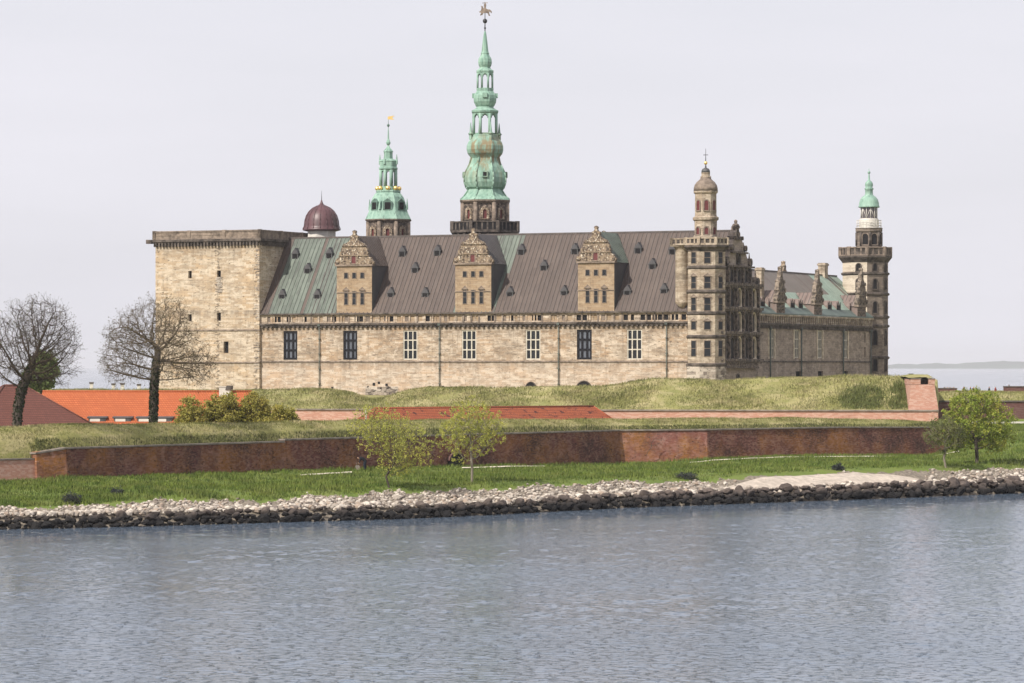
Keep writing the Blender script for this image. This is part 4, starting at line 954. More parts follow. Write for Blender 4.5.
# materials of the ground
def grassmat(name, cols_, straw, scale=.25, strawamt=.6, fine=2.0, dark=None):
    b = NB(name); o = b.co.outputs["Object"]
    n1 = b.ramp(b.noise(o, scale, 5, .65), .32, .68); n2 = b.ramp(b.noise(o, fine, 4, .65), .3, .7)
    c = b.mix(n1, cols_[0], cols_[1]); c = b.mix(b.math('MULTIPLY', n2, .5), c, cols_[2])
    sn = b.ramp(b.noise(b.scale(o, .5, .5, 1.6), scale * 1.7, 5, .68, .4), .46, .66, 0, strawamt); c = b.mix(sn, c, straw)
    if dark: c = b.mix(b.ramp(b.noise(o, scale * 2.3, 4, .7), .60, .72, 0, .75), c, dark)
    b.bump(b.noise(o, 5, 4, .7), .8, .12)
    return b.end(c, .95)
M['grass_bank'] = grassmat('bank_grass_ground', ((.13, .175, .03), (.075, .12, .02), (.15, .19, .035)), (.21, .19, .07), .22, .35, dark=(.035, .055, .014))
M['grass_fort'] = grassmat('rampart_grass_ground', ((.25, .235, .08), (.15, .16, .048), (.27, .245, .10)), (.40, .335, .185), .28, .7, 1.4, dark=(.075, .085, .03))
b = NB('shore_ground'); o = b.co.outputs["Object"]
M['shore'] = plain('shore_shingle', (.19, .16, .125), .95, .55, 3.0, bump=.6)
M['sand'] = plain('pale_beach_gravel', (.43, .37, .31), .95, .25, 1.4, bump=.35)
M['path'] = plain('pale_gravel_path', (.56, .50, .40), .95, .15, 2.0)

shore, sX, sY, sZ = loft('ground', [(YWAT(cols) - 10, A1 * -3, 2), (YWAT(cols) - .6, A1 * -.35, 3), (YWAT(cols) + 2.6, A1 * .75, 6), (YGR(cols) - 2.4, ZGR(cols) - .30, 30),
     (YGR(cols) + 2.4, ZGR(cols) + .35, 22), (YWL(cols) + .7, ZBK(cols), 1), (YWL(cols) + .72, ZBK(cols) - .5, 1)], ['shore', 'grass_bank'], [0, 0, .08, .12, .12, .05, 0], seed=5)
nc = len(cols)
mi = np.zeros((sY.shape[0] - 1, nc - 1), np.int32)
for r_ in range(mi.shape[0]):
    yy = .5 * (sY[r_, :-1] + sY[r_ + 1, :-1]); mi[r_] = (yy > edgeY(cols[:-1]) + .3 * hnoise(sX[r_, :-1], yy, 2.5, 11)).astype(int)
shore.data.polygons.foreach_set('material_index', mi.ravel())

# wall top / parapet / terrace / rampart / castle plateau
WT = IP([-250, 35.6, 36.4, 283, 287, 938, 960, 1300], [5.15, 5.15, 6.0, 6.05, 6.25, 6.35, 5.4, 5.6])
zc = HC - (yc_(cols) - HY) * (YWL(cols) + 5.5) / F
right = cols > 938
yup = YUP(cols); zcr = HC - (ycr_(cols) - HY) * (yup + 12) / F
zt = np.where(right, 5.4, 7.85)
YR_ = np.where(right, 556.0, yup + .4); YR2 = np.where(right, 560.0, yup + 12); ZR1 = np.where(right, 8.2, 7.85); ZR2 = np.where(right, 9.6, zcr)
YR3 = np.where(right, 566, yup + 17); ZR3 = np.where(right, 9.6, zcr - .2); 
YT0 = YWL(cols) + 1.0; YTB = np.where(right, YWL(cols) + 12, YWL(cols) + 9.5)
fort, fX, fY, fZ = loft('terrain', [(YT0, WT(cols) - .5, 1), (YT0 + .05, WT(cols) + .02, 4), (YT0 + 1.3, WT(cols) + .6 * (np.where(right, 5.6, zc) - WT(cols)), 7), (YT0 + 4.5, np.where(right, 5.6, zc), 3), (YTB, np.where(right, 5.5, zc - .2), 4), (YTB + 5, A1 * 5.4, 4),
     (YR_ - .1, np.where(right, 5.4, 5.2), 1), (YR_ + .02, ZR1, 14), (YR2, ZR2, 3), (YR3, ZR3, 3), (np.where(right, 590, 530.0), np.where(right, 8.9, np.minimum(zcr - .5, 9.6)), 3), (A1 * 545, A1 * 9.1, 3) if False else (np.where(right, 600, 545.0), np.where(right, 8.9, 9.1), 8), (A1 * 700, A1 * 9.0, 2), (A1 * 740, A1 * -3, 1)],
     ['grass_fort', 'grass_bank'], [0, .02, .05, .06, .08, .03, .0, .02, .12, .13, .1, .05, 0, 0], seed=21)
mi = np.zeros((fY.shape[0] - 1, nc - 1), np.int32); mi[:, :][:, right[:-1]] = 0
for r_ in range(mi.shape[0]): mi[r_] = ((cols[:-1] > 938) & (fY[r_, :-1] < 540)).astype(int)
fort.data.polygons.foreach_set('material_index', mi.ravel())
def ground_z(px, Y):
    "height of the built ground under (px, Y)"
    j = int(np.clip(np.searchsorted(cols, px), 1, nc - 1)); c = j if abs(cols[j] - px) < abs(cols[j - 1] - px) else j - 1
    col_y = np.concatenate([sY[:, c][:-2], fY[:, c][1:]]); col_z = np.concatenate([sZ[:, c][:-2], fZ[:, c][1:]])
    return float(np.interp(Y, col_y, col_z))

# beach strip and path, each a sheet just above the ground
def sheet(name, pa, pb, fy0, fy1, mat, n=80, lift=.05, m=3, wob=.0):
    v, f = [], []; ps = np.linspace(pa, pb, n)
    for i, p in enumerate(ps):
        y0, y1 = fy0(p), fy1(p)
        for k in range(m + 1):
            Y = y0 + (y1 - y0) * k / m; v.append((XW(p, Y), Y, ground_z(p, Y) + lift))
    for i in range(n - 1):
        for k in range(m): a = i * (m + 1) + k; f.append((a, a + m + 1, a + m + 2, a + 1))
    o = bpy.data.objects.new(name, np_mesh(name, v, f, [mat], True)); COL.objects.link(o); return tag(o, kind='structure')
def sand1(p):
    t = min(1, max(0, (p - 720) / 60)) * min(1, max(0, (927 - p) / 70)); return YWAT(p) + 4.6 + (YGR(p) - .9 - YWAT(p) - 4.6) * t ** .5
sheet('beach', 722, 925, lambda p: YWAT(p) + 4.2, sand1, 'sand', lift=.05, m=8)
def pathY(p): return YWL(p) - np.interp(p, [240, 300, 350, 460, 540, 640, 700, 790, 1024], [11, 10.5, 9, 7.5, 6, 6, 9, 8, 12])
for a, b_ in ((300, 352), (462, 545), (690, 800), (800, 960)):
    sheet('path', a, b_, lambda p: pathY(p) - 1.3, lambda p: pathY(p) + (1.3 if p < 800 else .7), 'path', lift=.11)

# walls -----------------------------------------------------------
def wallrun(mb, pts, th, batter=.35, mat=0):
    "pts: (X, Y, zbottom, ztop); front face faces the camera, leaning back by batter; joined corners"
    n = len(pts); P = [Vector((p[0], p[1])) for p in pts]
    N = []
    for k in range(n):
        d0 = (P[k] - P[k - 1]).normalized() if k else (P[1] - P[0]).normalized(); d1 = (P[k + 1] - P[k]).normalized() if k < n - 1 else d0
        d = (d0 + d1).normalized(); N.append(Vector((-d.y, d.x)) / max(.5, Vector((-d.y, d.x)).dot(Vector((-d0.y, d0.x)))))
    for k in range(n - 1):
        a, b_ = pts[k], pts[k + 1]
        q = lambda c, nn, off, z: (c.x + nn.x * off, c.y + nn.y * off, z)
        mb.hexa([q(P[k], N[k], -batter, a[2]), q(P[k + 1], N[k + 1], -batter, b_[2]), q(P[k + 1], N[k + 1], th, b_[2]), q(P[k], N[k], th, a[2]),
                 q(P[k], N[k], 0, a[3]), q(P[k + 1], N[k + 1], 0, b_[3]), q(P[k + 1], N[k + 1], th, b_[3]), q(P[k], N[k], th, a[3])], mat)
def WPT(px, dz=0, zt_=None, dy=0.0):
    Y = float(YWL(px)) + dy; return (XW(px, Y), Y, float(ZBK(px)) - 1.2, (float(WT(px)) if zt_ is None else zt_))
bw = thing('fortress_wall', 'long dark old brick fortress wall with grass parapet above the shore bank', 'brick wall', (XW(300, 357), 357, 3))
def wbuild(mb, name, mats, parent, loc):
    me = mb.mesh(name, mats, loc); o = bpy.data.objects.new(name, me); COL.objects.link(o); o.parent = parent; ABS[o.name] = loc; return o
BL = tuple(bw.location)
m = MB(); wallrun(m, [WPT(66.2), WPT(130), WPT(200), WPT(285, zt_=6.05)], .9); wallrun(m, [WPT(285.1, zt_=6.25), WPT(340), WPT(400), WPT(470), WPT(540), WPT(619.4)], .9)
wbuild(m, 'wall', ['brick_old'], bw, BL)
m = MB(); wallrun(m, [WPT(619.5), WPT(620), WPT(707)], .9); wbuild(m, 'wall', ['brick_face'], bw, BL)
m = MB(); wallrun(m, [WPT(707.1), WPT(780), WPT(840), WPT(943)], .9)
e = WPT(943); wallrun(m, [(e[0], e[1], e[2], e[3]), (e[0] - 1.0, e[1] + 14, e[2], e[3])], .9); wbuild(m, 'wall', ['brick_old'], bw, BL)
m = MB(); wallrun(m, [WPT(36.2), WPT(66)], .9, .3); wbuild(m, 'wall', ['brick_pink_l'] if False else ['brick_face'], bw, BL)
m = MB()
def cop(a, z0, z1, dy=-.14, th=1.2):
    wallrun(m, [(p[0], p[1] + dy, z0 if z0 else p[3] + .003, (p[3] + z1)) for p in a], th, 0)
for a in ([WPT(36), WPT(66)], [WPT(66), WPT(130), WPT(200), WPT(285, zt_=6.05)], [WPT(285.1, zt_=6.25), WPT(400), WPT(540), WPT(620), WPT(707), WPT(840), WPT(943)]): cop(a, None, .16)
wbuild(m, 'coping', ['coping'], bw, BL)
# tunnel mouth
tp = WPT(453); d_ = (Vector(WPT(470)[:2]) - Vector(WPT(440)[:2])).normalized(); ang = math.atan2(d_.y, d_.x)
m = MB(); arc = [(1.3 * math.cos(math.pi * k / 10), .55 + .85 * math.sin(math.pi * k / 10)) for k in range(11)]
m.prism([(1.3, -.8)] + arc + [(-1.3, -.8)], 'y', -.46, -.30, 0)
me = m.mesh('tunnel_mouth', ['void']); o = bpy.data.objects.new('tunnel_mouth', me); COL.objects.link(o); o.parent = bw
o.location = Vector((tp[0], tp[1], 3.0)) - bw.location; o.rotation_euler = (0, 0, ang)
m = MB()
for k in range(10):
    (a, z), (a2, z2) = arc[k], arc[k + 1]; s1 = 1.10
    m.hexa([(a, -.62, z), (a2, -.62, z2), (a2 * s1, -.62, .55 + (z2 - .55) * s1), (a * s1, -.62, .55 + (z - .55) * s1), (a, -.3, z), (a2, -.3, z2), (a2 * s1, -.3, .55 + (z2 - .55) * s1), (a * s1, -.3, .55 + (z - .55) * s1)])
me = m.mesh('arch_ring', ['brick_far']); c_ = bpy.data.objects.new('arch_ring', me); COL.objects.link(c_); c_.parent = o

lw = thing('retaining_wall', 'low pale pink brick retaining wall at the left edge beside the taller dark wall', 'brick wall', (XW(10, 324), 324, 3))
m = MB(); wallrun(m, [(XW(-250, 305) , 305, 2, 5.05), (XW(36, 326.4), 326.4, 2, 5.05)], .8, .3); wbuild(m, 'wall', ['brick_pink'], lw, tuple(lw.location))
m = MB(); wallrun(m, [(XW(-250, 305), 304.9, 5.053, 5.2), (XW(36, 326.4), 326.3, 5.053, 5.2)], .9, 0); wbuild(m, 'coping', ['coping'], lw, tuple(lw.location))

uw = thing('rampart_wall', 'long pale pink brick rampart wall below the grassy bank in front of the castle', 'brick wall', (0, 480, 6))
def UPT(px, zt_=7.75, dy=0): Y = float(YUP(px)) + dy; return (XW(px, Y), Y, 4.6, zt_)
m = MB(); wallrun(m, [UPT(255), UPT(350), UPT(470), UPT(600), UPT(760), UPT(938)], .9, .3); e = UPT(938); wallrun(m, [e, (e[0] + .6, e[1] + 40, 4.6, 7.75)], .9, .3)
wbuild(m, 'wall', ['brick_pink'], uw, (0, 480, 6))
m = MB(); pp = [UPT(255, dy=-.2), UPT(470, dy=-.2), UPT(600, dy=-.2), UPT(938.6, dy=-.2)]; wallrun(m, [(p[0], p[1], 7.753, 7.95) for p in pp], .8, 0)
wbuild(m, 'coping', ['coping'], uw, (0, 480, 6))
# the high corner block of the bastion
YB_ = 471.0
m = MB(); x0, x1, x0t, x1t = XW(908.5, YB_), XW(938.3, YB_), XW(911.5, YB_), XW(935, YB_)
z0_, z1_ = 7.953, ZW(384.5, YB_)
m.hexa([(x0, YB_ - .25, z0_), (x1, YB_ - .25, z0_), (x1 + .5, YB_ + 30, z0_), (x0, YB_ + 12, z0_), (x0t, YB_ + .5, z1_), (x1t, YB_ + .5, z1_), (x1t + .8, YB_ + 30, z1_), (x0t, YB_ + 12, z1_)])
ba = thing('bastion_corner', 'pink brick corner block of the bastion with grass on top near the right tree', 'bastion', (XW(922, YB_), YB_, 8)); wbuild(m, 'wall', ['brick_pink'], ba, tuple(ba.location))
m = MB(); xa, xb = XW(921, YB_), XW(929, YB_); m.box(x0t - .05, xa, YB_ + .45, YB_ + 8, z1_ + .002, z1_ + .75); m.box(xb, x1t + .05, YB_ + .45, YB_ + 8, z1_ + .002, z1_ + .75); wbuild(m, 'merlon', ['brick_pink'], ba, tuple(ba.location))
m = MB(); m.box(xa, xb, YB_ + 1.6, YB_ + 1.8, z1_ + .002, z1_ + .7); wbuild(m, 'embrasure', ['coping_dark'], ba, tuple(ba.location))
m = MB(); m.box(x0t - .08, xa + .1, YB_ + .38, YB_ + 8, z1_ + .753, z1_ + .85); m.box(xb - .1, x1t + .1, YB_ + .38, YB_ + 8, z1_ + .753, z1_ + .85); wbuild(m, 'coping', ['coping'], ba, tuple(ba.location))
gt_ = []; gf_ = []
nxx, nyy = 14, 10
for i in range(nxx + 1):
    for j in range(nyy + 1):
        a = i / nxx; c_ = j / nyy; X_ = x0t - .3 + (x1t - x0t + .5) * a; Y_ = YB_ + .4 + 12 * c_
        gt_.append((X_, Y_, z1_ + .87 + .5 * min(1, 3 * c_ + .25) * min(1, .35 + a * 2) * (1 - max(0, a - .8) / .2 * .8) + random.uniform(-.03, .03)))
for i in range(nxx):
    for j in range(nyy): k = i * (nyy + 1) + j; gf_.append((k, k + nyy + 1, k + nyy + 2, k + 1))
o = bpy.data.objects.new('turf', np_mesh('turf', [(a - ba.location.x, b2 - ba.location.y, c2 - ba.location.z) for a, b2, c2 in gt_], gf_, ['grass_fort'], True)); COL.objects.link(o); o.parent = ba

# far sea wall on the right with a breastwork of brick and people behind it
fw = thing('sea_wall', 'dark brick sea wall in the far right behind the leafy tree', 'brick wall', (XW(980, 556), 556, 6))
m = MB(); wallrun(m, [(XW(926, 555), 555, 4, 8.15), (XW(1300, 556), 556, 4, 8.15)], .8, .3); wbuild(m, 'wall', ['brick_far'], fw, tuple(fw.location))
m = MB(); wallrun(m, [(XW(926, 555), 554.8, 8.153, 8.4), (XW(1300, 556), 555.8, 8.153, 8.4)], .9, 0); wbuild(m, 'coping', ['coping_dark'], fw, tuple(fw.location))
bwk = thing('breastwork', 'low dark brick breastwork on the far right rampart with people standing behind it', 'low wall', (XW(980, 577), 577, 9.5))
m = MB(); m.box(XW(936, 577), XW(957, 577), 577, 577.6, 9, 10.15); m.box(XW(1004, 577), XW(1100, 577), 577.2, 577.8, 9.1, 10.45); wbuild(m, 'wall', ['brick_far'], bwk, tuple(bwk.location))
m = MB(); m.box(XW(935.6, 577), XW(957.4, 577), 576.9, 577.7, 10.153, 10.3); m.box(XW(1003.6, 577), XW(1100, 577), 577.1, 577.9, 10.453, 10.6); wbuild(m, 'coping', ['coping_dark'], bwk, tuple(bwk.location))
mw = thing('moat_wall', 'small pale capped wall strip beyond the tree at the right edge', 'low wall', (XW(1000, 500), 500, 5.4))
m = MB(); m.box(XW(960, 500), XW(1300, 500), 500, 500.6, 4.8, 5.55); wbuild(m, 'wall', ['brick_pink'], mw, tuple(mw.location)); m = MB(); m.box(XW(960, 500), XW(1300, 500), 499.9, 500.7, 5.553, 5.85); wbuild(m, 'coping', ['render'], mw, tuple(mw.location))

# sheds and roofs -----------------------------------------------------------
def hiproof(root, mat, c, L, D, z0, ze, zr, rz, hip=(True, True), wallm='render', over=.35, dormers=()):
    "box of length L, depth D about c, hipped roof"
    m = MB(); m.box(-L / 2, L / 2, -D / 2, D / 2, z0 - c[2], ze - c[2]); o = bpy.data.objects.new('wall', m.mesh('wall', [wallm])); COL.objects.link(o); o.parent = root
    m = MB(); l, d = L / 2 + over, D / 2 + over; e = ze - c[2] - .15; r_ = zr - c[2]; h0 = -l + (d if hip[0] else 0); h1 = l - (d if hip[1] else 0)
    m.poly([(-l, -d, e), (l, -d, e), (h1, 0, r_), (h0, 0, r_)]); m.poly([(l, d, e), (-l, d, e), (h0, 0, r_), (h1, 0, r_)])
    m.poly([(-l, d, e), (-l, -d, e), (h0, 0, r_)]); m.poly([(l, -d, e), (l, d, e), (h1, 0, r_)])
    m.tube((h0, 0, r_), (h1, 0, r_), .14, n=6, mat=1)
    for s_ in (-1, 1):
        if hip[1]: m.tube((h1, 0, r_), (l, s_ * d, e), .12, n=6, mat=1)
        if hip[0]: m.tube((h0, 0, r_), (-l, s_ * d, e), .12, n=6, mat=1)
    m.box(-l, l, -d - .05, -d + .1, e - .14, e - .01, 2); m.box(l - .1, l + .05, -d, d, e - .14, e - .01, 2)
    o = bpy.data.objects.new('roof', m.mesh('roof', [mat, mat, 'coping_dark'])); COL.objects.link(o); o.parent = root
    return o
c0 = (XW(147, 404), 404.0, 5.4)
orb = thing('tiled_building', 'low building with bright orange pantile roof behind the left grass parapet', 'building', c0, R(-5))
ro = hiproof(orb, 'tile_orange', c0, 24.4, 9.0, 5.3, 6.9, 11.0, 0, (False, False))
for i, px in enumerate((103.5, 129, 152.5, 170)):
    m = MB(); m.box(-1.0, 1.0, -.1, 1.6, .0, .42, 0); m.hexa([(-.95 + .1, -.14, .05), (.35, -.14, .05), (.35, -.102, .05), (-.85, -.102, .05), (-.85, -.14, .36), (.35, -.14, .36), (.35, -.102, .36), (-.85, -.102, .36)], 1)
    m.hexa([(-1.2, -.2, .42), (1.2, -.2, .42), (1.2, 2.0, .75), (-1.2, 2.0, .75), (-1.2, -.2, .54), (1.2, -.2, .54), (1.2, 2.0, .87), (-1.2, 2.0, .87)], 2)
    o = bpy.data.objects.new('roof_light', m.mesh('roof_light', ['roof_dark', 'white', 'roof_dark'])); COL.objects.link(o); o.parent = orb; o.location = ((px - 147) * 404 / F, -3.9, 7.45 - 5.4)
m = MB(); m.box(-.65, .65, -.5, .5, 0, 1.1); m.box(-.7, .2, -.56, .56, 1.1, 1.18); m.hexa([(.1, -.62, .8), (.8, -.62, .8), (.8, .6, .8), (.1, .6, .8), (.25, -.62, 1.3), (.85, -.62, 1.3), (.85, .6, 1.3), (.25, .6, 1.3)], 1)
o = bpy.data.objects.new('vent', m.mesh('vent', ['render', 'coping_dark'])); COL.objects.link(o); o.parent = orb; o.location = ((226.5 - 147) * 404 / F, -.2, 5.0)
c1 = (XW(14, 396), 396.0, 5.4)
brb = thing('tiled_building', 'building with steep brown hipped tile roof behind the leaning bare tree at far left', 'building', c1, R(32))
hiproof(brb, 'tile_brown', c1, 14, 11.5, 5.3, 7.3, 11.75, 0, (True, True))
# red roof in front of the rampart wall
pa, pb_ = (XW(372, 450), 450.0), (XW(596, 471), 471.0)
mid = ((pa[0] + pb_[0]) / 2, (pa[1] + pb_[1]) / 2, 4.6); L_ = math.hypot(pb_[0] - pa[0], pb_[1] - pa[1]) + 5.6
rrb = thing('tiled_building', 'long low red tile roof with missing tiles between grass parapet and pink rampart wall', 'building', mid, math.atan2(pb_[1] - pa[1], pb_[0] - pa[0]))
hiproof(rrb, 'tile_red', mid, L_ - .7, 5.8, 4.5, 5.6, 8.45, 0, (True, True), wallm='brick_far')
m = MB(); m.box(-.09, .09, -.09, .09, 0, 1.7); m.box(-.13, .13, -.13, .13, 1.7, 1.78)
o = bpy.data.objects.new('post', m.mesh('post', ['white'])); COL.objects.link(o); o.parent = rrb; o.location = (-L_ / 2 + .2, -2.6, 1.9)
# pale chimneys of houses far behind the orange roof
for k, (px, h_, lab) in enumerate(((91.5, 2.6, 'tallest pale chimney with dark cap just right of the leaning tree beyond the orange roof'), (113.5, 2.0, 'short pale chimney above the orange roof nearest left of the ivy trunk tree'), (122.5, 2.1, 'slim pale chimney with dark cap above the orange roof in the middle of the row'), (139, 1.7, 'lowest pale chimney beside the ivy covered trunk above the orange roof'))):
    Y = 640.0; z0 = 8.6; zt_ = ZW(389.5, Y) + h_ * .38 + .1
    o = thing('chimney_stack', lab, 'chimney', (XW(px, Y), Y, z0), 0, 'chimneys beyond the orange roof')
    m = MB(); m.box(-.3, .3, -.25, .25, 0, zt_ - z0); q = bpy.data.objects.new('shaft', m.mesh('shaft', ['white'])); COL.objects.link(q); q.parent = o
    m = MB(); m.box(-.4, .4, -.35, .35, zt_ - z0 + .003, zt_ - z0 + .3); q = bpy.data.objects.new('cap', m.mesh('cap', ['coping_dark'])); COL.objects.link(q); q.parent = o

# ------------------------------------------------------------------ water
b = NB('sea_water'); o = b.co.outputs["Object"]
cal = b.n('ShaderNodeAttribute'); cal.attribute_name = 'chop'
n1 = b.noise(b.scale(o, .75, .80, 1), 2.5, 3, .6, .3); n2 = b.noise(b.scale(o, 1, .6, 1), 5.0, 2, .6)
b.bump(b.math('MULTIPLY', cal.outputs['Fac'], b.math('ADD', b.ramp(n1, .55, .65), b.math('MULTIPLY', n2, .06))), 1.0, .42)
b.b.inputs["IOR"].default_value = 1.33
M['water'] = b.end((.092, .128, .178), b.math('ADD', .06, b.math('MULTIPLY', cal.outputs['Fac'], .10)))
wc = np.unique(np.concatenate([np.linspace(-6000, -520, 40), np.linspace(1520, 7000, 40), np.linspace(-500, -20, 60), np.linspace(-18, 1042, 620), np.linspace(1045, 1500, 60)]))
wr = np.concatenate([np.linspace(14, 110, 36)[:-1], np.arange(112, 300, .2), np.arange(300, 402, .3), np.geomspace(402, 22500, 60)])
Yg, Pg = np.meshgrid(wr, wc, indexing='ij'); Xg = (Pg - 512) * Yg / F
Z = np.zeros_like(Xg); r_ = np.random.default_rng(4)
for i in range(46):
    lam = r_.uniform(.8, 1.3) if i < 26 else r_.uniform(1.3, 2.4) if i < 40 else r_.uniform(4, 9); k = 2 * math.pi / lam; a = math.radians(-98 + r_.normal(0, 48))
    amp = .0056 * lam if lam < 1.35 else .0014 * lam if lam < 3 else .0005 * lam
    wobx = Xg + .6 * np.sin(Yg * .13 + i) ; Z += amp * np.sin(k * (wobx * math.cos(a) + Yg * math.sin(a)) + r_.uniform(0, 6.28))
chop = np.clip(hnoise(Xg, Yg * .5, 2.4, 12) * .7 + .75, 0.25, 2.0)
gust = chop * .62 + chop * + .10 * hnoise(Xg, Yg * .6, .09, 8)
dist = YWAT(np.clip(Pg, -250, 1300)) - Yg
Z *= .55
chp = np.clip((dist - 9 + 6 * hnoise(Xg * .3, Yg, .25, 19)) / 22, .12, 1) * np.clip(.85 + .4 * hnoise(Xg * .6, Yg, .11, 23), .4, 1.25)
att = np.clip(.45 + .55 * (dist - 8) / 40, .45, 1) * np.where(Yg > 402, 0, 1)
Z = Z * gust * att
i, j = np.meshgrid(np.arange(len(wr) - 1), np.arange(len(wc) - 1), indexing='ij'); a = (i * len(wc) + j).ravel()
me = np_mesh('water', np.stack([Xg, Yg, Z], -1).reshape(-1, 3), np.stack([a, a + 1, a + len(wc) + 1, a + len(wc)], 1), ['water'], True)
ca_ = me.attributes.new('chop', 'FLOAT', 'POINT'); ca_.data.foreach_set('value', chp.astype(np.float32).ravel())
wo_ = bpy.data.objects.new('water', me); COL.objects.link(wo_); tag(wo_, kind='structure')

# far shore
M['far_land'] = plain('far_land', (.055, .075, .05), .95, .4, .004)
v, f = [], []; D0 = 19500.0; ps = np.linspace(640, 1400, 160)
prof_ = IP([640, 880, 900, 940, 960, 985, 1010, 1100, 1400], [16, 22, 25, 30, 28, 40, 42, 40, 46])
for p in ps:
    h_ = prof_(p) + 2.2 * math.sin(p * .19) + 1.6 * math.sin(p * .47 + 1)
    for (dy, z) in ((0, -1), (60, h_ * .55), (400, h_), (1600, h_ * .8), (2000, -1)): Y = D0 + dy; v.append((XW(p, Y), Y, z))
for i in range(len(ps) - 1):
    for k in range(4): a = i * 5 + k; f.append((a, a + 5, a + 6, a + 1))
o = bpy.data.objects.new('hills', np_mesh('hills', v, f, ['far_land'], True)); COL.objects.link(o); tag(o, kind='structure')
# ================================================================== ROCKS, GRASS, PLANTS, PEOPLE
def rockmat(name, c1, c2, wet=False):
    b = NB(name); g = b.n("ShaderNodeNewGeometry"); oi = b.n("ShaderNodeObjectInfo")
    o = b.co.outputs["Object"]; c = b.mix(b.ramp(b.noise(g.outputs["Position"], 2.4, 5, .65), .3, .7), c1, c2)
    c = b.mix(b.math('MULTIPLY', oi.outputs["Random"], .6), c, tuple(v * .45 for v in c1))
    if wet:
        s = b.n("ShaderNodeSeparateXYZ"); b.l(g.outputs["Position"], s.inputs[0])
        h = b.math('ADD', s.outputs[2], b.math('MULTIPLY', b.noise(g.outputs["Position"], .9, 3, .6), .9))
        c = b.mix(b.ramp(h, 1.1, 1.75, 1, 0), c, (.010, .009, .009))      # weed and wet below the tide line
    b.bump(b.noise(o, 3.5, 4, .7), .5, .1); return b.end(c, .85)
M['rock_dark'] = rockmat('dark_boulder', (.068, .052, .045), (.15, .118, .10), True)
b = NB('pale_stone'); g = b.n("ShaderNodeNewGeometry"); w_ = b.n("ShaderNodeTexWhiteNoise", noise_dimensions='1D'); b.l(g.outputs["Random Per Island"], w_.inputs["W"])
c = b.mix(w_.outputs[0], (.17, .14, .115), (.56, .50, .43)); c = b.mix(b.ramp(g.outputs["Random Per Island"], .80, .84), c, (.33, .26, .205)); c = b.mix(b.ramp(g.outputs["Random Per Island"], .93, .95), c, (.17, .14, .12))
b.bump(b.noise(b.co.outputs["Object"], 4, 4, .7), .4, .08); M['rock_pale'] = b.end(c, .9)
def rock_shape(sub, seed, flat=.72):
    bm = bmesh.new(); bmesh.ops.create_icosphere(bm, subdivisions=sub, radius=1.0); r = np.random.default_rng(seed); pl_ = []
    for k in range(15): 
        n = r.normal(size=3); n /= np.linalg.norm(n); pl_.append((Vector(n), r.uniform(.52, .86)))
    for v in bm.verts:
        p = v.co.copy()
        for n, d in pl_:
            e = p.dot(n) - d
            if e > 0: p -= n * e
        v.co = Vector((p.x * 1.15, p.y * .95, p.z * flat)) * (1 + r.normal() * .018)
    return bm
RM = []
for k in range(14):
    bm = rock_shape(2, 50 + k, random.uniform(.65, .95)); me = bpy.data.meshes.new('boulder'); bm.to_mesh(me); bm.free(); me.materials.append(M['rock_dark'])
    RM.append(me)
# candidates along the waterline; bigger rocks towards the right
cand = []
s_ = 0; px = -6.0
while px < 1032:
    sc = .35 + .22 * (px / 1024)
    Yw = float(YWAT(px)); dpx = sc * 1.38 * F / Yw * .74
    nrow = 3 if px > 300 else 3
    for r0 in range(nrow):
        s = sc * random.choice((.62, .8, .95, 1.1, 1.4)) * random.uniform(.9, 1.1)
        if r0 == 2 and random.random() < .35 and px < 640: continue
        Y = Yw + [.2, 1.0, 1.9][r0] + random.uniform(-.3, .3); z = [.06, .40, .66][r0] + ((.30, .45, .6)[r0] * px / 1024) + random.uniform(-.12, .25)
        cand.append((px + random.uniform(-2, 2), Y, z, s))
    if random.random() < .35: cand.append((px, Yw - .7 + random.uniform(-.5, .2), -.02, sc * random.uniform(.35, .6)))
    px += dpx
cand.sort(key=lambda c: -c[3])
N_IND = 300
big, rest = cand[:N_IND], cand[N_IND:]
for k, (px, Y, z, s) in enumerate(big):
    o = bpy.data.objects.new('boulder', RM[k % len(RM)]); COL.objects.link(o); o.location = (XW(px, Y), Y, z); o.scale = (s, s, s * random.uniform(.85, 1.1)); o.rotation_euler = (random.uniform(-.3, .3), random.uniform(-.3, .3), random.uniform(0, 6.28))
    tag(o, 'dark weathered boulder in the rough rock row along the waterline', 'boulder', 'dark boulders along the waterline')
def merge_rocks(name, items, sub, mat, seed, kind='stuff', flat=.72):
    base = []
    for k in range(10):
        bm = rock_shape(sub, seed + k, flat); bm.verts.ensure_lookup_table(); base.append((np.array([v.co[:] for v in bm.verts]), np.array([[v.index for v in f.verts] for f in bm.faces]))); bm.free()
    V_, F_, n = [], [], 0
    for k, (px, Y, z, s) in enumerate(items):
        v, f = base[k % 10]; a = random.uniform(0, 6.28); ca, sa = math.cos(a), math.sin(a); t = random.uniform(-.4, .4); ct_, st_ = math.cos(t), math.sin(t)
        v = v * s; v = np.stack([v[:, 0], v[:, 1] * ct_ - v[:, 2] * st_, v[:, 1] * st_ + v[:, 2] * ct_], 1); v = np.stack([v[:, 0] * ca - v[:, 1] * sa, v[:, 0] * sa + v[:, 1] * ca, v[:, 2]], 1) + np.array([XW(px, Y), Y, z])
        V_.append(v); F_.append(f + n); n += len(v)
    o = bpy.data.objects.new(name, np_mesh(name, np.concatenate(V_), np.concatenate(F_), [mat], False)); COL.objects.link(o); tag(o, kind=kind); return o
if rest: merge_rocks('rocks', rest, 2, 'rock_dark', 400)
pale = []
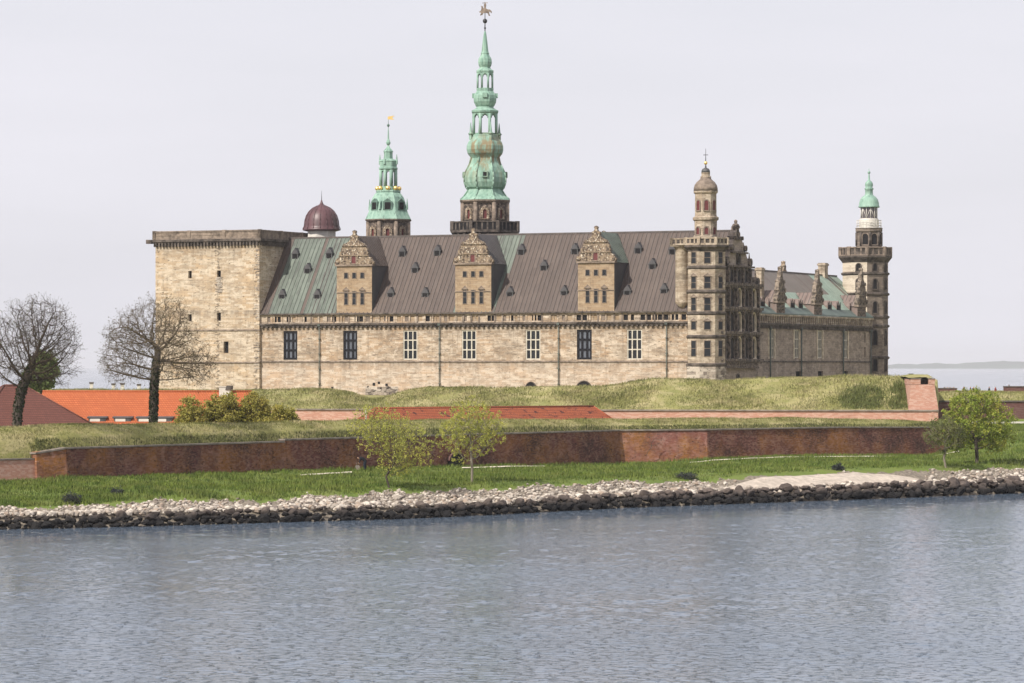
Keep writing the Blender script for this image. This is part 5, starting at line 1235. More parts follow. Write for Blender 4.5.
for k in range(9500):
    px = random.uniform(-12, 1036); t = random.random(); Yw = float(YWAT(px)); Yg_ = float(edgeY(px)) + .1
    if 735 < px < 925 and t > .22 and random.random() < .97: continue
    if 705 < px < 950 and t > .3 and random.random() < .6: continue
    if t > .4 and random.random() < (t - .4) * .8 + .5 * math.sin(px * .09 + t * 5) * math.sin(px * .031): continue
    Y = Yw + 2.3 + (Yg_ - Yw - 2.3) * t + abs(random.gauss(0, .5)) * (random.random() < .2); s = (.36 - .19 * t) * random.choice((.35, .45, .55, .7, .85, 1.0, 1.35)) * (.8 + .35 * px / 1024)
    pale.append((px, Y, ground_z(px, Y) + s * .25 + (.25 if t < .2 else 0), s))
merge_rocks('shingle', pale, 1, 'rock_pale', 500)

# grass blades -----------------------------------------------------------
def blademat(name, a, b2, straw, straw_amt, scale=.3):
    b = NB(name); g = b.n("ShaderNodeNewGeometry"); p = g.outputs["Position"]
    c = b.mix(b.ramp(b.noise(p, scale, 5, .65), .32, .68), a, b2)
    c = b.mix(b.math('MULTIPLY', b.ramp(b.noise(b.scale(p, .6, .6, 1.4), scale * 1.8, 4, .65), .44, .64), straw_amt), c, straw)
    w_ = b.n("ShaderNodeTexWhiteNoise", noise_dimensions='1D'); b.l(g.outputs["Random Per Island"], w_.inputs["W"])
    c = b.mix(b.math('MULTIPLY', w_.outputs[0], .5), c, tuple(v * .45 for v in a))
    c = b.mix(b.ramp(b.noise(p, scale * 2.6, 5, .7), .46, .64, 0, .7), c, tuple(v * .5 for v in b2))
    b.b.inputs["Subsurface Weight"].default_value = 0
    return b.end(c, .8)
M['blade_bank'] = blademat('bank_grass_blade', (.16, .205, .03), (.055, .105, .016), (.27, .25, .085), .45)
M['blade_fort'] = blademat('rampart_grass_blade', (.25, .24, .08), (.155, .17, .05), (.45, .38, .21), .85)
def blades(name, pts, h, w, mat):
    n = len(pts); P = np.asarray(pts); a = rng.uniform(0, 2 * math.pi, n); hh = h * rng.uniform(.5, 1.3, n) * np.clip(1 + .35 * hnoise(P[:, 0], P[:, 1], .55, 77), .35, 1.9); 
    dx, dy = np.cos(a) * w, np.sin(a) * w; lx, ly = rng.normal(0, .35, n) * hh, rng.normal(0, .35, n) * hh
    A = P + np.stack([-dx, -dy, -.05 * np.ones(n)], 1); B = P + np.stack([dx, dy, -.05 * np.ones(n)], 1); C = P + np.stack([lx, ly, hh], 1)
    v = np.stack([A, B, C], 1).reshape(-1, 3); f = np.arange(3 * n).reshape(-1, 3)
    o = bpy.data.objects.new(name, np_mesh(name, v, f, [mat])); COL.objects.link(o); tag(o, kind='stuff'); return o
def sampler(gX, gY, gZ, r0f, r1f, n, dens=None, p0=-20, p1=1044):
    "random ground points between the depth curves r0f and r1f"
    px = rng.uniform(p0, p1, n); Y = r0f(px) + (r1f(px) - r0f(px)) * rng.random(n); X = XW(px, Y)
    # bilinear-ish lookup by column
    j = np.clip(np.searchsorted(cols, px), 1, nc - 1); Zo = np.empty(n)
    order = np.argsort(j)
    for c in np.unique(j):
        m = np.where(j == c)[0]; Zo[m] = np.interp(Y[m], gY[:, c], gZ[:, c])
    P = np.stack([X, Y, Zo], 1)
    if dens is not None: k = rng.random(n) < dens(px, X, Y); P = P[k]; px = px[k]
    return P, px
on_path = lambda px, X, Y: np.where(np.abs(Y - pathY(px)) < 1.75, np.where(((px > 300) & (px < 352)) | ((px > 462) & (px < 545)) | ((px > 690) & (px < 960)), .0, 1), 1)
Pb, pb = sampler(sX, sY[:-2], sZ[:-2], lambda p: YGR(p) + .2, lambda p: YWL(p) - .4, 110000, lambda px, X, Y: on_path(px, X, Y) * np.clip(.62 + .5 * hnoise(X, Y, .8, 31), .08, 1) * np.where((px > 735) & (px < 930) & (Y < sand_lim(px)), 0, 1))if False else (None, None)
def sand_lim(px): t = np.clip((px - 712) / 50, 0, 1) * np.clip((945 - px) / 50, 0, 1); return YGR(px) + np.where((px > 712) & (px < 945), .1 + 1.6 * t ** .6, 0)
Pb, pb = sampler(sX, sY[:-2], sZ[:-2], lambda p: edgeY(p) - .25, lambda p: YWL(p) - .4, 130000, lambda px, X, Y: on_path(px, X, Y) * np.clip(.66 + .55 * hnoise(X, Y, .8, 31), .08, 1) * (Y > sand_lim(px)))
blades('grass', Pb, .34, .055, 'blade_bank')
Pf, pf = sampler(fX, fY[1:], fZ[1:], lambda p: YWL(p) + 1.1, lambda p: YWL(p) + 8.5, 90000, lambda px, X, Y: np.where(px > 940, .0, np.clip(.62 + .5 * hnoise(X, Y, .8, 33), .1, 1)))
blades('grass', Pf, .20, .045, 'blade_fort')
M['blade_shade_edge'] = blademat('shaded_wall_top_blade', (.12, .135, .042), (.075, .09, .028), (.22, .20, .09), .4, .6)  # longer overhanging grass, its shade painted in as darker green
Pd, pd_ = sampler(fX, fY[1:], fZ[1:], lambda p: YWL(p) + 1.0, lambda p: YWL(p) + 2.0, 15000, None, 30, 940); blades('grass', Pd, .34, .05, 'blade_shade_edge')
Pu, pu = sampler(fX, fY[1:], fZ[1:], lambda p: YUP(p) + .7, lambda p: YUP(p) + 17, 120000, lambda px, X, Y: np.where((px > 908), .0, np.clip(.6 + .5 * hnoise(X, Y, .7, 35), .1, 1)))
blades('grass', Pu, .30, .06, 'blade_fort')
Pr, pr = sampler(fX, fY[1:], fZ[1:], lambda p: YWL(p) + 1.5, lambda p: p * 0 + 500, 30000, None, 944, 1040); blades('grass', Pr, .26, .06, 'blade_bank')
Pr, pr = sampler(fX, fY[1:], fZ[1:], lambda p: p * 0 + 556.6, lambda p: p * 0 + 575, 6000, None, 940, 1040); blades('grass', Pr, .24, .06, 'blade_fort')

# trees -----------------------------------------------------------
def colonize(start, trunk, att, step, infl, kill, iters=120, jitter=.12):
    """space colonisation: returns node positions and parent indices"""
    nodes = [np.array(start, float)]; par = [-1]
    for t in trunk: nodes.append(np.array(t, float)); par.append(len(nodes) - 2)
    N = np.array(nodes); par = list(par); A = np.asarray(att, float)
    d = np.full(len(A), 1e9); idx = np.zeros(len(A), int)
    def upd(new0):
        nonlocal d, idx
        for k in range(new0, len(N)):
            dd = np.linalg.norm(A - N[k], axis=1); m = dd < d; d[m] = dd[m]; idx[m] = k
    upd(0)
    for it in range(iters):
        if len(A) == 0: break
        act = d < infl
        if not act.any(): act = d < d.min() * 1.2
        dirs = {}
        for k in np.where(act)[0]:
            v = A[k] - N[idx[k]]; n = np.linalg.norm(v); 
            if n > 1e-6: dirs[idx[k]] = dirs.get(idx[k], np.zeros(3)) + v / n
        new = []
        for i, v in dirs.items():
            n = np.linalg.norm(v)
            if n < .1: continue
            v = v / n + rng.normal(0, jitter, 3); v /= np.linalg.norm(v); q = N[i] + v * step
            if np.min(np.sum((N - q) ** 2, axis=1)) < (step * .62) ** 2: continue
            new.append((q, i))
        if not new: break
        k0 = len(N); N = np.vstack([N, [p for p, _ in new]]); par += [i for _, i in new]; upd(k0)
        keep = d > kill; A = A[keep]; d = d[keep]; idx = idx[keep]
        if len(N) > 6000: break
    return N, np.array(par)
def radii(N, par, tip, ex=2.3):
    r = np.zeros(len(N)); ch = np.zeros(len(N))
    for i in range(len(N) - 1, -1, -1):
        if r[i] == 0: r[i] = tip ** ex
        if par[i] >= 0: r[par[i]] += r[i]; ch[par[i]] += 1
    return r ** (1 / ex), ch
def tubes(P0, P1, R0, R1, n):
    P0, P1 = np.asarray(P0), np.asarray(P1); D = P1 - P0; D /= np.maximum(1e-9, np.linalg.norm(D, axis=1, keepdims=True))
    up = np.where(np.abs(D[:, 2:3]) < .9, [[0, 0, 1.]], [[1., 0, 0]]); X = np.cross(D, up); X /= np.linalg.norm(X, axis=1, keepdims=True); Y = np.cross(D, X)
    t = np.arange(n) * 2 * math.pi / n; ring_ = X[:, None, :] * np.cos(t)[None, :, None] + Y[:, None, :] * np.sin(t)[None, :, None]
    A = P0[:, None, :] + ring_ * np.asarray(R0)[:, None, None]; B = P1[:, None, :] + ring_ * np.asarray(R1)[:, None, None]
    V_ = np.concatenate([A, B], 1).reshape(-1, 3); b0 = np.arange(len(P0))[:, None] * 2 * n; k = np.arange(n)[None, :]; k2 = (np.arange(n) + 1)[None, :] % n
    Fa = np.stack([b0 + k, b0 + k2, b0 + n + k2, b0 + n + k], -1).reshape(-1, 4); return V_, Fa
def twigs(N, par, ch, lo, n_per, L, r0, droop=0.0, seg=3, spread=.8):
    P0, P1, R0, R1, tips = [], [], [], [], []
    for i in range(lo, len(N)):
        if ch[i] > 1: continue
        base = N[i] - N[par[i]]; base /= max(1e-6, np.linalg.norm(base))
        for k in range(n_per if ch[i] == 0 else max(1, n_per // 3)):
            v = base + rng.normal(0, spread, 3); v /= np.linalg.norm(v); p = N[i].copy(); l = L * rng.uniform(.5, 1.2); r = r0
            for s in range(seg):
                v = v + rng.normal(0, .25, 3) + np.array([0, 0, .1 - droop]); v /= np.linalg.norm(v); q = p + v * l / seg
                P0.append(p); P1.append(q); R0.append(r); R1.append(r * .7); p = q; r *= .7
                if s == 1 and rng.random() < .6:
                    w = v + rng.normal(0, .7, 3); w /= np.linalg.norm(w); P0.append(p); P1.append(p + w * l * .4); R0.append(r); R1.append(r * .6); tips.append(p + w * l * .4)
            tips.append(p)
    return P0, P1, R0, R1, np.array(tips)
def leafmesh(name, C, size, mat, var=.5):
    n = len(C); a = rng.normal(size=(n, 3)); a /= np.linalg.norm(a, axis=1, keepdims=True); t = rng.normal(size=(n, 3)); b_ = np.cross(a, t); b_ /= np.linalg.norm(b_, axis=1, keepdims=True)
    s = size * rng.uniform(1 - var, 1 + var, (n, 1)); c = np.cross(a, b_); C = np.asarray(C)
    v = np.stack([C - a * s, C + b_ * s * .6, C + a * s, C - b_ * s * .6], 1).reshape(-1, 3); f = np.arange(4 * n).reshape(-1, 4); return v, f
def leafmat(name, a, b2, c3=None, scale=1.2):
    b = NB(name); g = b.n("ShaderNodeNewGeometry"); w_ = b.n("ShaderNodeTexWhiteNoise", noise_dimensions='1D'); b.l(g.outputs["Random Per Island"], w_.inputs["W"])
    c = b.mix(w_.outputs[0], a, b2); 
    if c3: c = b.mix(b.ramp(b.noise(g.outputs["Position"], scale, 3, .6), .45, .65), c, c3)
    m = b.end(c, .7); b.b.inputs["Transmission Weight"].default_value = 0
    # thin leaves let some light through
    tr = b.n("ShaderNodeBsdfTranslucent"); b.l(c, tr.inputs[0]); mx = b.n("ShaderNodeMixShader"); mx.inputs[0].default_value = .35
    out = [n for n in b.t.nodes if n.type == 'OUTPUT_MATERIAL'][0]; b.l(b.b.outputs[0], mx.inputs[1]); b.l(tr.outputs[0], mx.inputs[2]); b.l(mx.outputs[0], out.inputs[0]); return m
M['bark'] = plain('grey_bark', (.075, .060, .050), .95, .35, 2.5, streak=(1, 1, .3), bump=.5)
M['twig_dark'] = plain('dark_brown_twig', (.062, .046, .036), .95, .25, 1.0)
M['twig'] = plain('brown_twig', (.105, .082, .062), .95, .25, 1.0)
M['twig_fine'] = plain('olive_brown_twig', (.115, .088, .062), .95, .25, 1.0)
M['twig_pale'] = plain('pale_stem', (.21, .18, .14), .95, .25, 1.0)
M['ivy'] = leafmat('ivy_leaf', (.018, .028, .012), (.04, .055, .02))
M['bud'] = leafmat('bud_leaf', (.14, .115, .05), (.10, .085, .04))
M['leaf_yellow'] = leafmat('young_yellow_leaf', (.44, .44, .095), (.29, .32, .07), (.50, .46, .10), .8)
M['leaf_lime'] = leafmat('young_lime_leaf', (.28, .33, .045), (.16, .22, .035), (.38, .37, .07), .7)
M['leaf_dark'] = leafmat('green_leaf', (.12, .17, .05), (.17, .22, .07))
M['leaf_olive'] = leafmat('olive_shrub_leaf', (.35, .315, .07), (.22, .21, .05), (.38, .32, .085), .9)
M['leaf_scrub'] = leafmat('dark_scrub_leaf', (.15, .17, .055), (.10, .12, .04), (.20, .20, .075), .5)

def tree(name, label, cat, base, trunk_pts, ell, natt, step, leaf=None, leafn=0, leafsize=.1, tip=.012, ntw=4, twl=.7, twr=.012, ivy=0, shell=.55, group=None, trunk_r=.1, bark='bark', twig='twig', kill=None, infl=None, droop=0., ex=2.3, zmin=None, jitter=.12, ivyz=99.):
    root = thing(name, label, cat, base, 0, group)
    bx, by, bz = base; att = []
    els = ell if isinstance(ell, list) else [ell]
    while len(att) < natt:
        e = els[rng.integers(len(els))]
        v = rng.normal(size=3); v /= np.linalg.norm(v); rr = shell + (1 - shell) * rng.random() ** .7 if rng.random() < .72 else rng.random() ** .5
        p = np.array([e[0] + v[0] * e[3] * rr, e[1] + v[1] * e[4] * rr, e[2] + v[2] * e[5] * rr])
        if zmin and p[2] < zmin: continue
        att.append(p)
    N, par = colonize((bx, by, bz - .3), trunk_pts, att, step, infl or step * 7, kill or step * 1.4, jitter=jitter)
    r, ch = radii(N, par, tip, ex); lo = len(trunk_pts) + 1
    # scale so the foot of the trunk has the wanted radius
    k = trunk_r / r[0]; r = np.maximum(tip, r * (1 + (k - 1) * (r / r[0]) ** .5))
    i = np.arange(1, len(N)); big_ = r[i] > max(.05, trunk_r * .34) if trunk_r > .2 else r[i] > trunk_r * .45
    off = np.array(base)
    def emit(sel, n, nm, mat):
        s = i[sel]; 
        if len(s) == 0: return None
        v, f = tubes(N[par[s]], N[s], r[par[s]] * .98, r[s], n); o = bpy.data.objects.new(nm, np_mesh(nm, v - off, f, [mat], True)); COL.objects.link(o); o.parent = root; return o
    tr_ = emit(big_, 9, 'trunk', bark)
    s = i[~big_]; rp = np.minimum(r[par[s]], np.maximum(r[s] * 1.6, tip)); v, f = tubes(N[par[s]], N[s], rp, r[s], 4)
    P0, P1, R0, R1, tips = twigs(N, par, ch, lo, ntw, twl, twr, droop)
    v2, f2 = tubes(P0, P1, R0, R1, 3); nm = 'crown' if cat == 'tree' else 'branches'
    V_ = np.concatenate([v, v2]); F_ = np.concatenate([f, f2 + len(v)]); mi_ = np.zeros(len(F_), int); mats_ = [twig]
    if leaf and leafn:
        C = tips[rng.integers(0, len(tips), leafn)] + rng.normal(0, leafsize * 1.3, (leafn, 3)); lv, lf = leafmesh('leaf', C, leafsize, leaf)
        F_ = np.concatenate([F_, lf + len(V_)]); V_ = np.concatenate([V_, lv]); mats_.append(leaf); mi_ = np.concatenate([mi_, np.ones(len(lf), int)])
    o = bpy.data.objects.new(nm, np_mesh(nm, V_ - off, F_, mats_, False, mi_)); COL.objects.link(o); o.parent = root
    if ivy:
        thick = np.where((r > trunk_r * .5) & (N[:, 2] < ivyz))[0]; thick = thick[(thick > 0)]; C = []
        for q in range(ivy):
            a = thick[rng.integers(len(thick))]; t = rng.random(); p = N[par[a]] * (1 - t) + N[a] * t; d = rng.normal(size=3); d /= np.linalg.norm(d); C.append(p + d * (r[a] + rng.uniform(-.04, .08)))
        lv, lf = leafmesh('ivy', np.array(C), .12, 'ivy'); o = bpy.data.objects.new('ivy', np_mesh('ivy', lv - off, lf, ['ivy'])); COL.objects.link(o); o.parent = root
    return root
def trunkline(pts, Y):
    return [(XW(px, Y), Y + dy, ZW(py, Y)) for px, py, dy in pts]
Y1 = 333.0; e_ = lambda px, py, rx, ry, Y, dz=1.0: (XW(px, Y), Y, ZW(py, Y), rx * Y / F, rx * Y / F * dz, ry * Y / F)
tree('bare_tree', 'leaning bare tree with domed crown in front of the brown hipped roof at far left', 'tree', (XW(17, Y1), Y1, 7.6), trunkline([(17, 420, 0), (18, 408, 0), (20, 398, 0), (22, 388, 0), (26, 379, 0), (29, 372, 0)], Y1),
     [e_(37, 341, 41, 44, Y1), e_(18, 350, 40, 38, Y1), e_(52, 350, 28, 40, Y1)], 2000, .36, leaf='bud', leafn=10000, leafsize=.045, tip=.014, twig='twig_dark', ntw=8, twl=1.0, twr=.014, ivy=2600, ivyz=ZW(362, Y1), trunk_r=.46, shell=.5, infl=6, kill=.55, ex=2.32, jitter=.05)
Y2 = 350.0
tree('bare_tree', 'upright bare tree with ivy covered trunk in front of the orange roof', 'tree', (XW(153.5, Y2), Y2, 7.6), trunkline([(153.5, 420, 0), (153.5, 410, 0), (153.8, 400, 0), (154, 390, 0), (154.5, 380, 0), (155.5, 370, 0), (157, 360, 0), (158, 350, 0)], Y2),
     [e_(157, 352, 58, 34, Y2), e_(160, 328, 36, 31, Y2), e_(122, 364, 21, 20, Y2), e_(194, 366, 22, 18, Y2), e_(130, 335, 24, 22, Y2)], 2300, .36, leaf='bud', leafn=14000, leafsize=.05, twig='twig_fine', tip=.012, ntw=8, twl=1.0, twr=.014, ivy=3600, ivyz=ZW(351, Y2), trunk_r=.42, shell=.45, infl=6, kill=.55, ex=2.5, zmin=ZW(389, Y2), jitter=.05)
Y3 = 440.0
def leafy(px, pybase, Y, **k): return (XW(px, Y), Y, k.get('z', None) or ground_z(px, Y))
tree('green_tree', 'round dark green leafy tree rising behind the brown roof at the left', 'tree', (XW(43, Y3), Y3, 5.2), trunkline([(43, 410, 0), (43, 398, 0)], Y3), [e_(43, 371, 12, 15, Y3), e_(36, 378, 9, 10, Y3)], 260, .5, leaf='leaf_dark', leafn=5500, leafsize=.22, trunk_r=.25)
# olive shrubs on the parapet
for k, (px, top, hw, lab, Y) in enumerate(((191, 399.5, 14, 'small olive shrub, leftmost of the clump before the orange roof', 366), (222, 393, 20, 'broad yellowish olive shrub, largest in the clump before the orange roof', 369), (255, 394, 18, 'rounded olive green shrub between the broad shrub and the low twiggy one', 370), (282, 407.5, 15, 'low twiggy olive shrub, rightmost of the clump by the pink wall', 368))):
    zb = ground_z(px, Y) ; ztop = ZW(top, Y); rx = hw * Y / F
    tree('shrub', lab, 'shrub', (XW(px, Y), Y, zb), [(XW(px, Y), Y, zb + .15), (XW(px, Y), Y, zb + .3)], [(XW(px, Y), Y, zb + (ztop - zb) * .5, rx, rx * .8, (ztop - zb) * .5), (XW(px - hw * .4, Y), Y, zb + (ztop - zb) * .4, rx * .6, rx * .6, (ztop - zb) * .4), (XW(px + hw * .4, Y), Y, zb + (ztop - zb) * .42, rx * .6, rx * .6, (ztop - zb) * .42)], 420, .22, leaf='leaf_olive', leafn=17000 if k else 9000, leafsize=.115, tip=.008, ntw=4, twl=.5, twr=.009, trunk_r=.07, twig='twig', group='olive shrubs on the parapet', kill=.3, infl=2.0, shell=.4)
# young trees on the shore bank
def gz(px, Y): return ground_z(px, Y)
Y4 = float(YGR(398)) + 1.5
sx = lambda px: XW(px, Y4)
zb = gz(398, Y4)
tree('young_tree', 'sprawling many stemmed young tree with thin yellow leaves on the stones left of centre', 'tree', (sx(390), Y4, zb), [(sx(388), Y4, zb + .5), (sx(386), Y4, zb + 1.1)],
     [e_(372, 429, 22, 20, Y4), e_(408, 448, 30, 24, Y4), e_(388, 432, 26, 26, Y4), e_(397, 463, 18, 14, Y4)], 520, .24, leaf='leaf_yellow', leafn=13000, leafsize=.062, tip=.009, ntw=5, twl=.9, twr=.009, trunk_r=.10, bark='bark', twig='twig', shell=.4, kill=.36, infl=2.6)
Y5 = float(YGR(472)) + 5.0; zb = gz(472, Y5)
tree('young_tree', 'slender young tree with yellow green leaves standing on the grass beside the dark tunnel mouth', 'tree', (XW(472, Y5), Y5, zb), [(XW(472, Y5), Y5, zb + .7), (XW(472, Y5), Y5, zb + 1.5), (XW(471.5, Y5), Y5, zb + 2.2)],
     [e_(470, 432, 30, 30, Y5), e_(456, 436, 18, 18, Y5), e_(487, 430, 18, 18, Y5), e_(470, 415, 20, 14, Y5)], 430, .26, leaf='leaf_yellow', leafn=13000, leafsize=.062, tip=.009, ntw=4, twl=.7, twr=.009, trunk_r=.13, bark='twig_pale', twig='twig_pale', shell=.45, kill=.38, infl=2.6)
Y6 = float(YGR(977)) + 6.0; zb = gz(977, Y6)
tree('leafy_tree', 'broad lime green leafy tree at the right end of the brick wall', 'tree', (XW(977, Y6), Y6, zb), [(XW(977, Y6), Y6, zb + .8), (XW(976.5, Y6), Y6, zb + 1.7), (XW(976, Y6), Y6, zb + 2.5)],
     [e_(977, 421, 35, 29, Y6), e_(958, 430, 20, 20, Y6), e_(995, 428, 18, 24, Y6), e_(975, 404, 22, 12, Y6), e_(993, 440, 15, 11, Y6), e_(961, 441, 13, 9, Y6)], 620, .32, leaf='leaf_lime', leafn=17000, leafsize=.105, tip=.011, ntw=4, twl=.8, twr=.010, trunk_r=.21, bark='bark', shell=.4, kill=.5, infl=3.2)
Y7 = float(YGR(946)) + 1.6; zb = gz(946, Y7)
tree('leafy_tree', 'smaller many stemmed olive tree just left of the broad lime tree', 'tree', (XW(946, Y7), Y7, zb), [(XW(945, Y7), Y7, zb + .5), (XW(944, Y7), Y7, zb + 1.0)],
     [e_(944, 433, 19, 17, Y7), e_(952, 437, 12, 14, Y7), e_(936, 432, 9, 9, Y7)], 330, .24, leaf='leaf_scrub', leafn=6000, leafsize=.08, tip=.009, ntw=4, twl=.6, twr=.010, trunk_r=.13, bark='twig_pale', twig='twig_pale', shell=.4, kill=.36, infl=2.6)
M['leaf_ramp'] = leafmat('rampart_scrub_leaf', (.185, .20, .058), (.12, .14, .04), (.25, .235, .085), .5)
# scrub on the rampart slope by the bastion, and small dark plants on the shore bank
M['blade_scrub'] = blademat('tall_grass_blade', (.15, .175, .05), (.105, .13, .036), (.25, .23, .09), .5, .8)
def tg(px, X, Y):
    t = (Y - YUP(px)) / 10.0
    a = np.clip(1.15 - np.hypot((px - 861 - 6 * t) / 23, (t - .42) / .42), 0, 1) + np.clip(1.15 - np.hypot((px - 900) / 14, (t - .45) / .5), 0, 1) * (px < 908)
    return np.clip(a * 1.3, 0, 1) * np.clip(.7 + .5 * hnoise(X, Y, 1.2, 36), .1, 1)
Pt, pt_ = sampler(fX, fY[1:], fZ[1:], lambda p: YUP(p) + .8, lambda p: YUP(p) + 11, 15000, tg, 832, 908); blades('tall_grass', Pt, .62, .07, 'blade_scrub')
M['thistle'] = leafmat('grey_thistle_leaf', (.03, .035, .035), (.07, .08, .075))
for px, w_, h_, lab in ((71, 9, 9, 'larger dark spiky plant in the grass at the edge of the pale stones'), (117, 6, 5, 'small dark plant half hidden in the grass below the brick wall'), (686, 11, 5, 'dark sprawling weed clump at the grass edge above the pale stones'), (838, 5, 4, 'small dark weed tuft at the back edge of the beach')):
    Y = float(YGR(px)) + (1.6 if px != 117 else 6.5); zb = gz(px, Y); s_ = Y / F
    tree('weed_clump', lab, 'plant', (XW(px, Y), Y, zb), [(XW(px, Y), Y, zb + .05), (XW(px, Y), Y, zb + .12)], [(XW(px, Y), Y, zb + h_ * s_ * .5, w_ * s_, w_ * s_ * .7, h_ * s_ * .55)], 120, .14, leaf='thistle', leafn=900, leafsize=.07, tip=.008, ntw=3, twl=.3, trunk_r=.03, group='dark weeds on the shore bank', kill=.2, infl=1.2)
Yq = float(YWL(655)) - 1.2; zb = gz(650, Yq)
tree('bare_bush', 'low bare twiggy bush leaning against the lichened brick wall', 'bush', (XW(646, Yq), Yq, zb), [(XW(648, Yq), Yq, zb + .3), (XW(651, Yq), Yq, zb + .7)], [(XW(655, Yq), Yq, zb + 1.6, 1.3, .6, .9)], 70, .2, tip=.008, ntw=4, twl=.5, twr=.008, trunk_r=.03, kill=.3, infl=1.6)

# people -----------------------------------------------------------
def skinned(name, pts, edges, rad, mats, sub=1):
    me = bpy.data.meshes.new(name); me.from_pydata(pts, edges, []); o = bpy.data.objects.new(name, me); COL.objects.link(o)
    md = o.modifiers.new('skin', 'SKIN'); 
    for i, r in enumerate(rad): me.skin_vertices[0].data[i].radius = (r, r * .8 if i in (0, 1, 2) else r); 
    me.skin_vertices[0].data[0].use_root = True
    sb = o.modifiers.new('sub', 'SUBSURF'); sb.levels = sb.render_levels = sub
    dg = bpy.context.evaluated_depsgraph_get(); m2 = bpy.data.meshes.new_from_object(o.evaluated_get(dg)); bpy.data.objects.remove(o); m2.name = name
    for m in mats: m2.materials.append(m)
    return m2
for nm, col in (('coat_black', (.012, .012, .015)), ('coat_navy', (.015, .02, .05)), ('coat_red', (.20, .03, .03)), ('coat_white', (.6, .6, .6)), ('coat_brown', (.06, .04, .03)), ('trousers', (.02, .025, .04)), ('skin', (.45, .27, .19)), ('hair', (.03, .02, .015))): M[nm] = plain(nm + '_cloth' if 'coat' in nm else nm, col, .9, .1)
def figure(pose):
    if pose == 'stand':
        P = [(0, 0, .95), (0, .02, 1.2), (0, .01, 1.42), (0, 0, 1.52), (0, -.02, 1.63), (0, -.02, 1.72),
             (.1, 0, .9), (.11, -.02, .5), (.11, .02, .08), (.12, -.14, .04), (-.1, 0, .9), (-.12, -.03, .5), (-.13, .02, .08), (-.14, -.14, .04),
             (.2, .01, 1.4), (.25, .03, 1.13), (.22, -.12, .92), (.21, -.18, .84), (-.2, .01, 1.4), (-.26, .03, 1.13), (-.24, -.08, .9), (-.23, -.12, .82)]
    else:   # bending forward at the hips, arms hanging towards the grass, facing -x
        P = [(.1, 0, .92), (-.12, 0, 1.12), (-.36, 0, 1.22), (-.46, 0, 1.22), (-.56, 0, 1.19), (-.64, 0, 1.15),
             (.12, .1, .88), (.1, .12, .48), (.14, .12, .07), (0, .13, .04), (.12, -.1, .88), (.02, -.12, .48), (.1, -.12, .07), (-.04, -.13, .04),
             (-.34, .19, 1.18), (-.4, .21, .92), (-.5, .17, .72), (-.53, .15, .64), (-.34, -.19, 1.18), (-.38, -.22, .92), (-.46, -.2, .7), (-.48, -.19, .62)]
    E = [(0, 1), (1, 2), (2, 3), (3, 4), (4, 5), (0, 6), (6, 7), (7, 8), (8, 9), (0, 10), (10, 11), (11, 12), (12, 13), (2, 14), (14, 15), (15, 16), (16, 17), (2, 18), (18, 19), (19, 20), (20, 21)]
    Rr = [.17, .17, .17, .065, .10, .085, .11, .075, .05, .045, .11, .075, .05, .045, .075, .055, .042, .04, .075, .055, .042, .04]
    return P, E, [r * (1.45 if i < 3 or 6 <= i < 14 else 1.3) for i, r in enumerate(Rr)]
PB = {}
def person(label, loc, rz, pose, coat, legs='trousers', group=None, bag=False):
    P, E, Rr = figure(pose)
    if pose not in PB: PB[pose] = skinned('person', P, E, Rr, [])
    me = PB[pose].copy(); me.materials.append(M[coat]); me.materials.append(M[legs]); me.materials.append(M['skin']); me.materials.append(M['hair'])
    hd = Vector(P[4]); hn = [Vector(P[17]), Vector(P[21])]
    for p in me.polygons:
        c = p.center; p.use_smooth = True
        if (c - hd).length < .17: p.material_index = 3 if (c.z > hd.z + .03 or (pose == 'stand' and c.y > .03)) else 2
        elif min((c - h).length for h in hn) < .09: p.material_index = 2
        elif c.z < .86 and min((Vector((c.x, c.y)) - Vector((P[k][0], P[k][1]))).length for k in (6, 7, 8, 10, 11, 12)) < .17: p.material_index = 1
    o = bpy.data.objects.new('person', me); COL.objects.link(o); o.location = loc; o.scale = (1.08, 1.08, 1.08) if pose == 'bend' else (1, 1, 1); o.rotation_euler = (0, 0, rz); tag(o, label, 'person', group)
    return o
Yp = float(YWL(363)) - 5.2
person('person in black coat bending forward on the grass near the brick wall', (XW(364, Yp), Yp, gz(364, Yp) + .1), 0, 'bend', 'coat_black')
m = MB(); m.prism([(-.2, 0), (.2, 0), (.24, .34), (.15, .5), (-.17, .48), (-.24, .34)], 'y', -.1, .1); m.tube((-.15, 0, .48), (-.1, 0, .72), .02, n=5); m.tube((-.1, 0, .72), (.12, 0, .72), .02, n=5); m.tube((.12, 0, .72), (.17, 0, .48), .02, n=5)
o = bpy.data.objects.new('bag', m.mesh('bag', ['coping'])); COL.objects.link(o); o.location = (XW(357.6, Yp), Yp - .2, gz(358, Yp) + .1); tag(o, 'pale carrier bag on the grass beside the person in black', 'bag')
sp_ = [(944.5, 'coat_white', 'person in a white top, first at the left behind the dark breastwork by the bastion'), (947.5, 'coat_black', 'person in black standing right next to the one in a white top'), (950, 'coat_navy', 'person in navy in the middle of the huddle behind the breastwork'), (953.8, 'coat_black', 'person in dark clothes at the right end of the huddle near the bastion'),
       (963.5, 'coat_brown', 'lone person in a brown coat above the left part of the lime tree'), (970.5, 'coat_navy', 'person in navy above the top of the lime tree, left of a pair'), (973.6, 'coat_black', 'person in black above the top of the lime tree, right of a pair'), (989.2, 'coat_black', 'lone person in black above the right part of the lime tree'), (995.5, 'coat_red', 'person in a dark red coat left of the low brick breastwork at right'),
       (1009, 'coat_navy', 'tall person in navy behind the right breastwork'), (1016, 'coat_black', 'person in black at the right end behind the brick breastwork')]
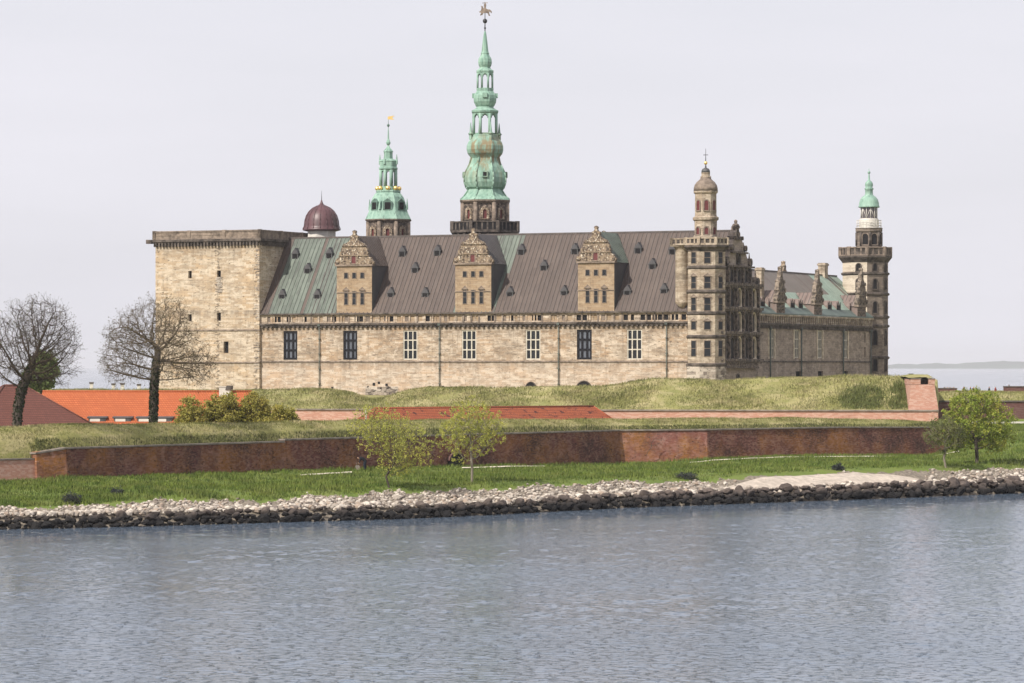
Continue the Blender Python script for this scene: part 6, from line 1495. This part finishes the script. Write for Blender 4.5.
for px, coat, lab in sp_:
    Y = 580.0 + random.uniform(-.6, .8); person(lab, (XW(px, Y), Y, 8.75 + (.35 if 'tall' in lab else 0)), random.uniform(0, 6.28), 'stand', coat, group='people on the far rampart')
# small cannon on the rampart crest
Yk = float(YUP(911.5)) + 13; zb = max(gz(905, Yk), ZW(375.6, Yk)) - .05
CS = .42
cn = thing('cannon', 'small dark cannon on the grass crest above the bastion corner', 'cannon', (XW(911.5, Yk), Yk, zb), R(200))
def part(m, nm, mat, par): o = bpy.data.objects.new(nm, m.mesh(nm, [mat])); COL.objects.link(o); o.parent = par; return o
m = MB(); m.lathe(0, 0, [(.05, -.75), (.17, -.7), (.2, -.6), (.19, 0), (.15, .9), (.18, .95), (.17, 1.0)], 12, smooth=True); 
m.v = [(z, y, .62 + .02 * z + x) for x, y, z in m.v]; part(m, 'barrel', 'iron', cn)
m = MB()
for s_ in (-1, 1): m.prism([(-.8, .12), (.5, .2), (.55, .5), (.1, .55), (-.3, .42), (-.8, .3)], 'y', s_ * .25 - .05, s_ * .25 + .05)
m.box(-.6, -.5, -.2, .2, .2, .3); part(m, 'carriage', 'iron', cn)
for a in (-.55, .35):
    for s_ in (-1, 1): m = MB(); m.tube((a, s_ * .32, .2), (a, s_ * .40, .2), .2, n=12); part(m, 'wheel', 'iron', cn)

# ------------------------------------------------------------------ air
cn.scale = (CS, CS, CS)
HAZE = 5.2e-5
m = MB(); m.box(-26000, 26000, -60, 23500, -6, 92)
hz = bpy.data.objects.new('haze', m.mesh('haze', [])); COL.objects.link(hz); tag(hz, kind='stuff'); hz.display_type = 'WIRE'
hm_ = bpy.data.materials.new('haze'); hm_.use_nodes = True; t = hm_.node_tree; t.nodes.clear(); pv = t.nodes.new("ShaderNodeVolumePrincipled"); ou = t.nodes.new("ShaderNodeOutputMaterial")
pv.inputs["Color"].default_value = (.90, .91, .96, 1); pv.inputs["Density"].default_value = HAZE; pv.inputs["Anisotropy"].default_value = 0.0
t.links.new(pv.outputs[0], ou.inputs["Volume"]); hz.data.materials.append(hm_)
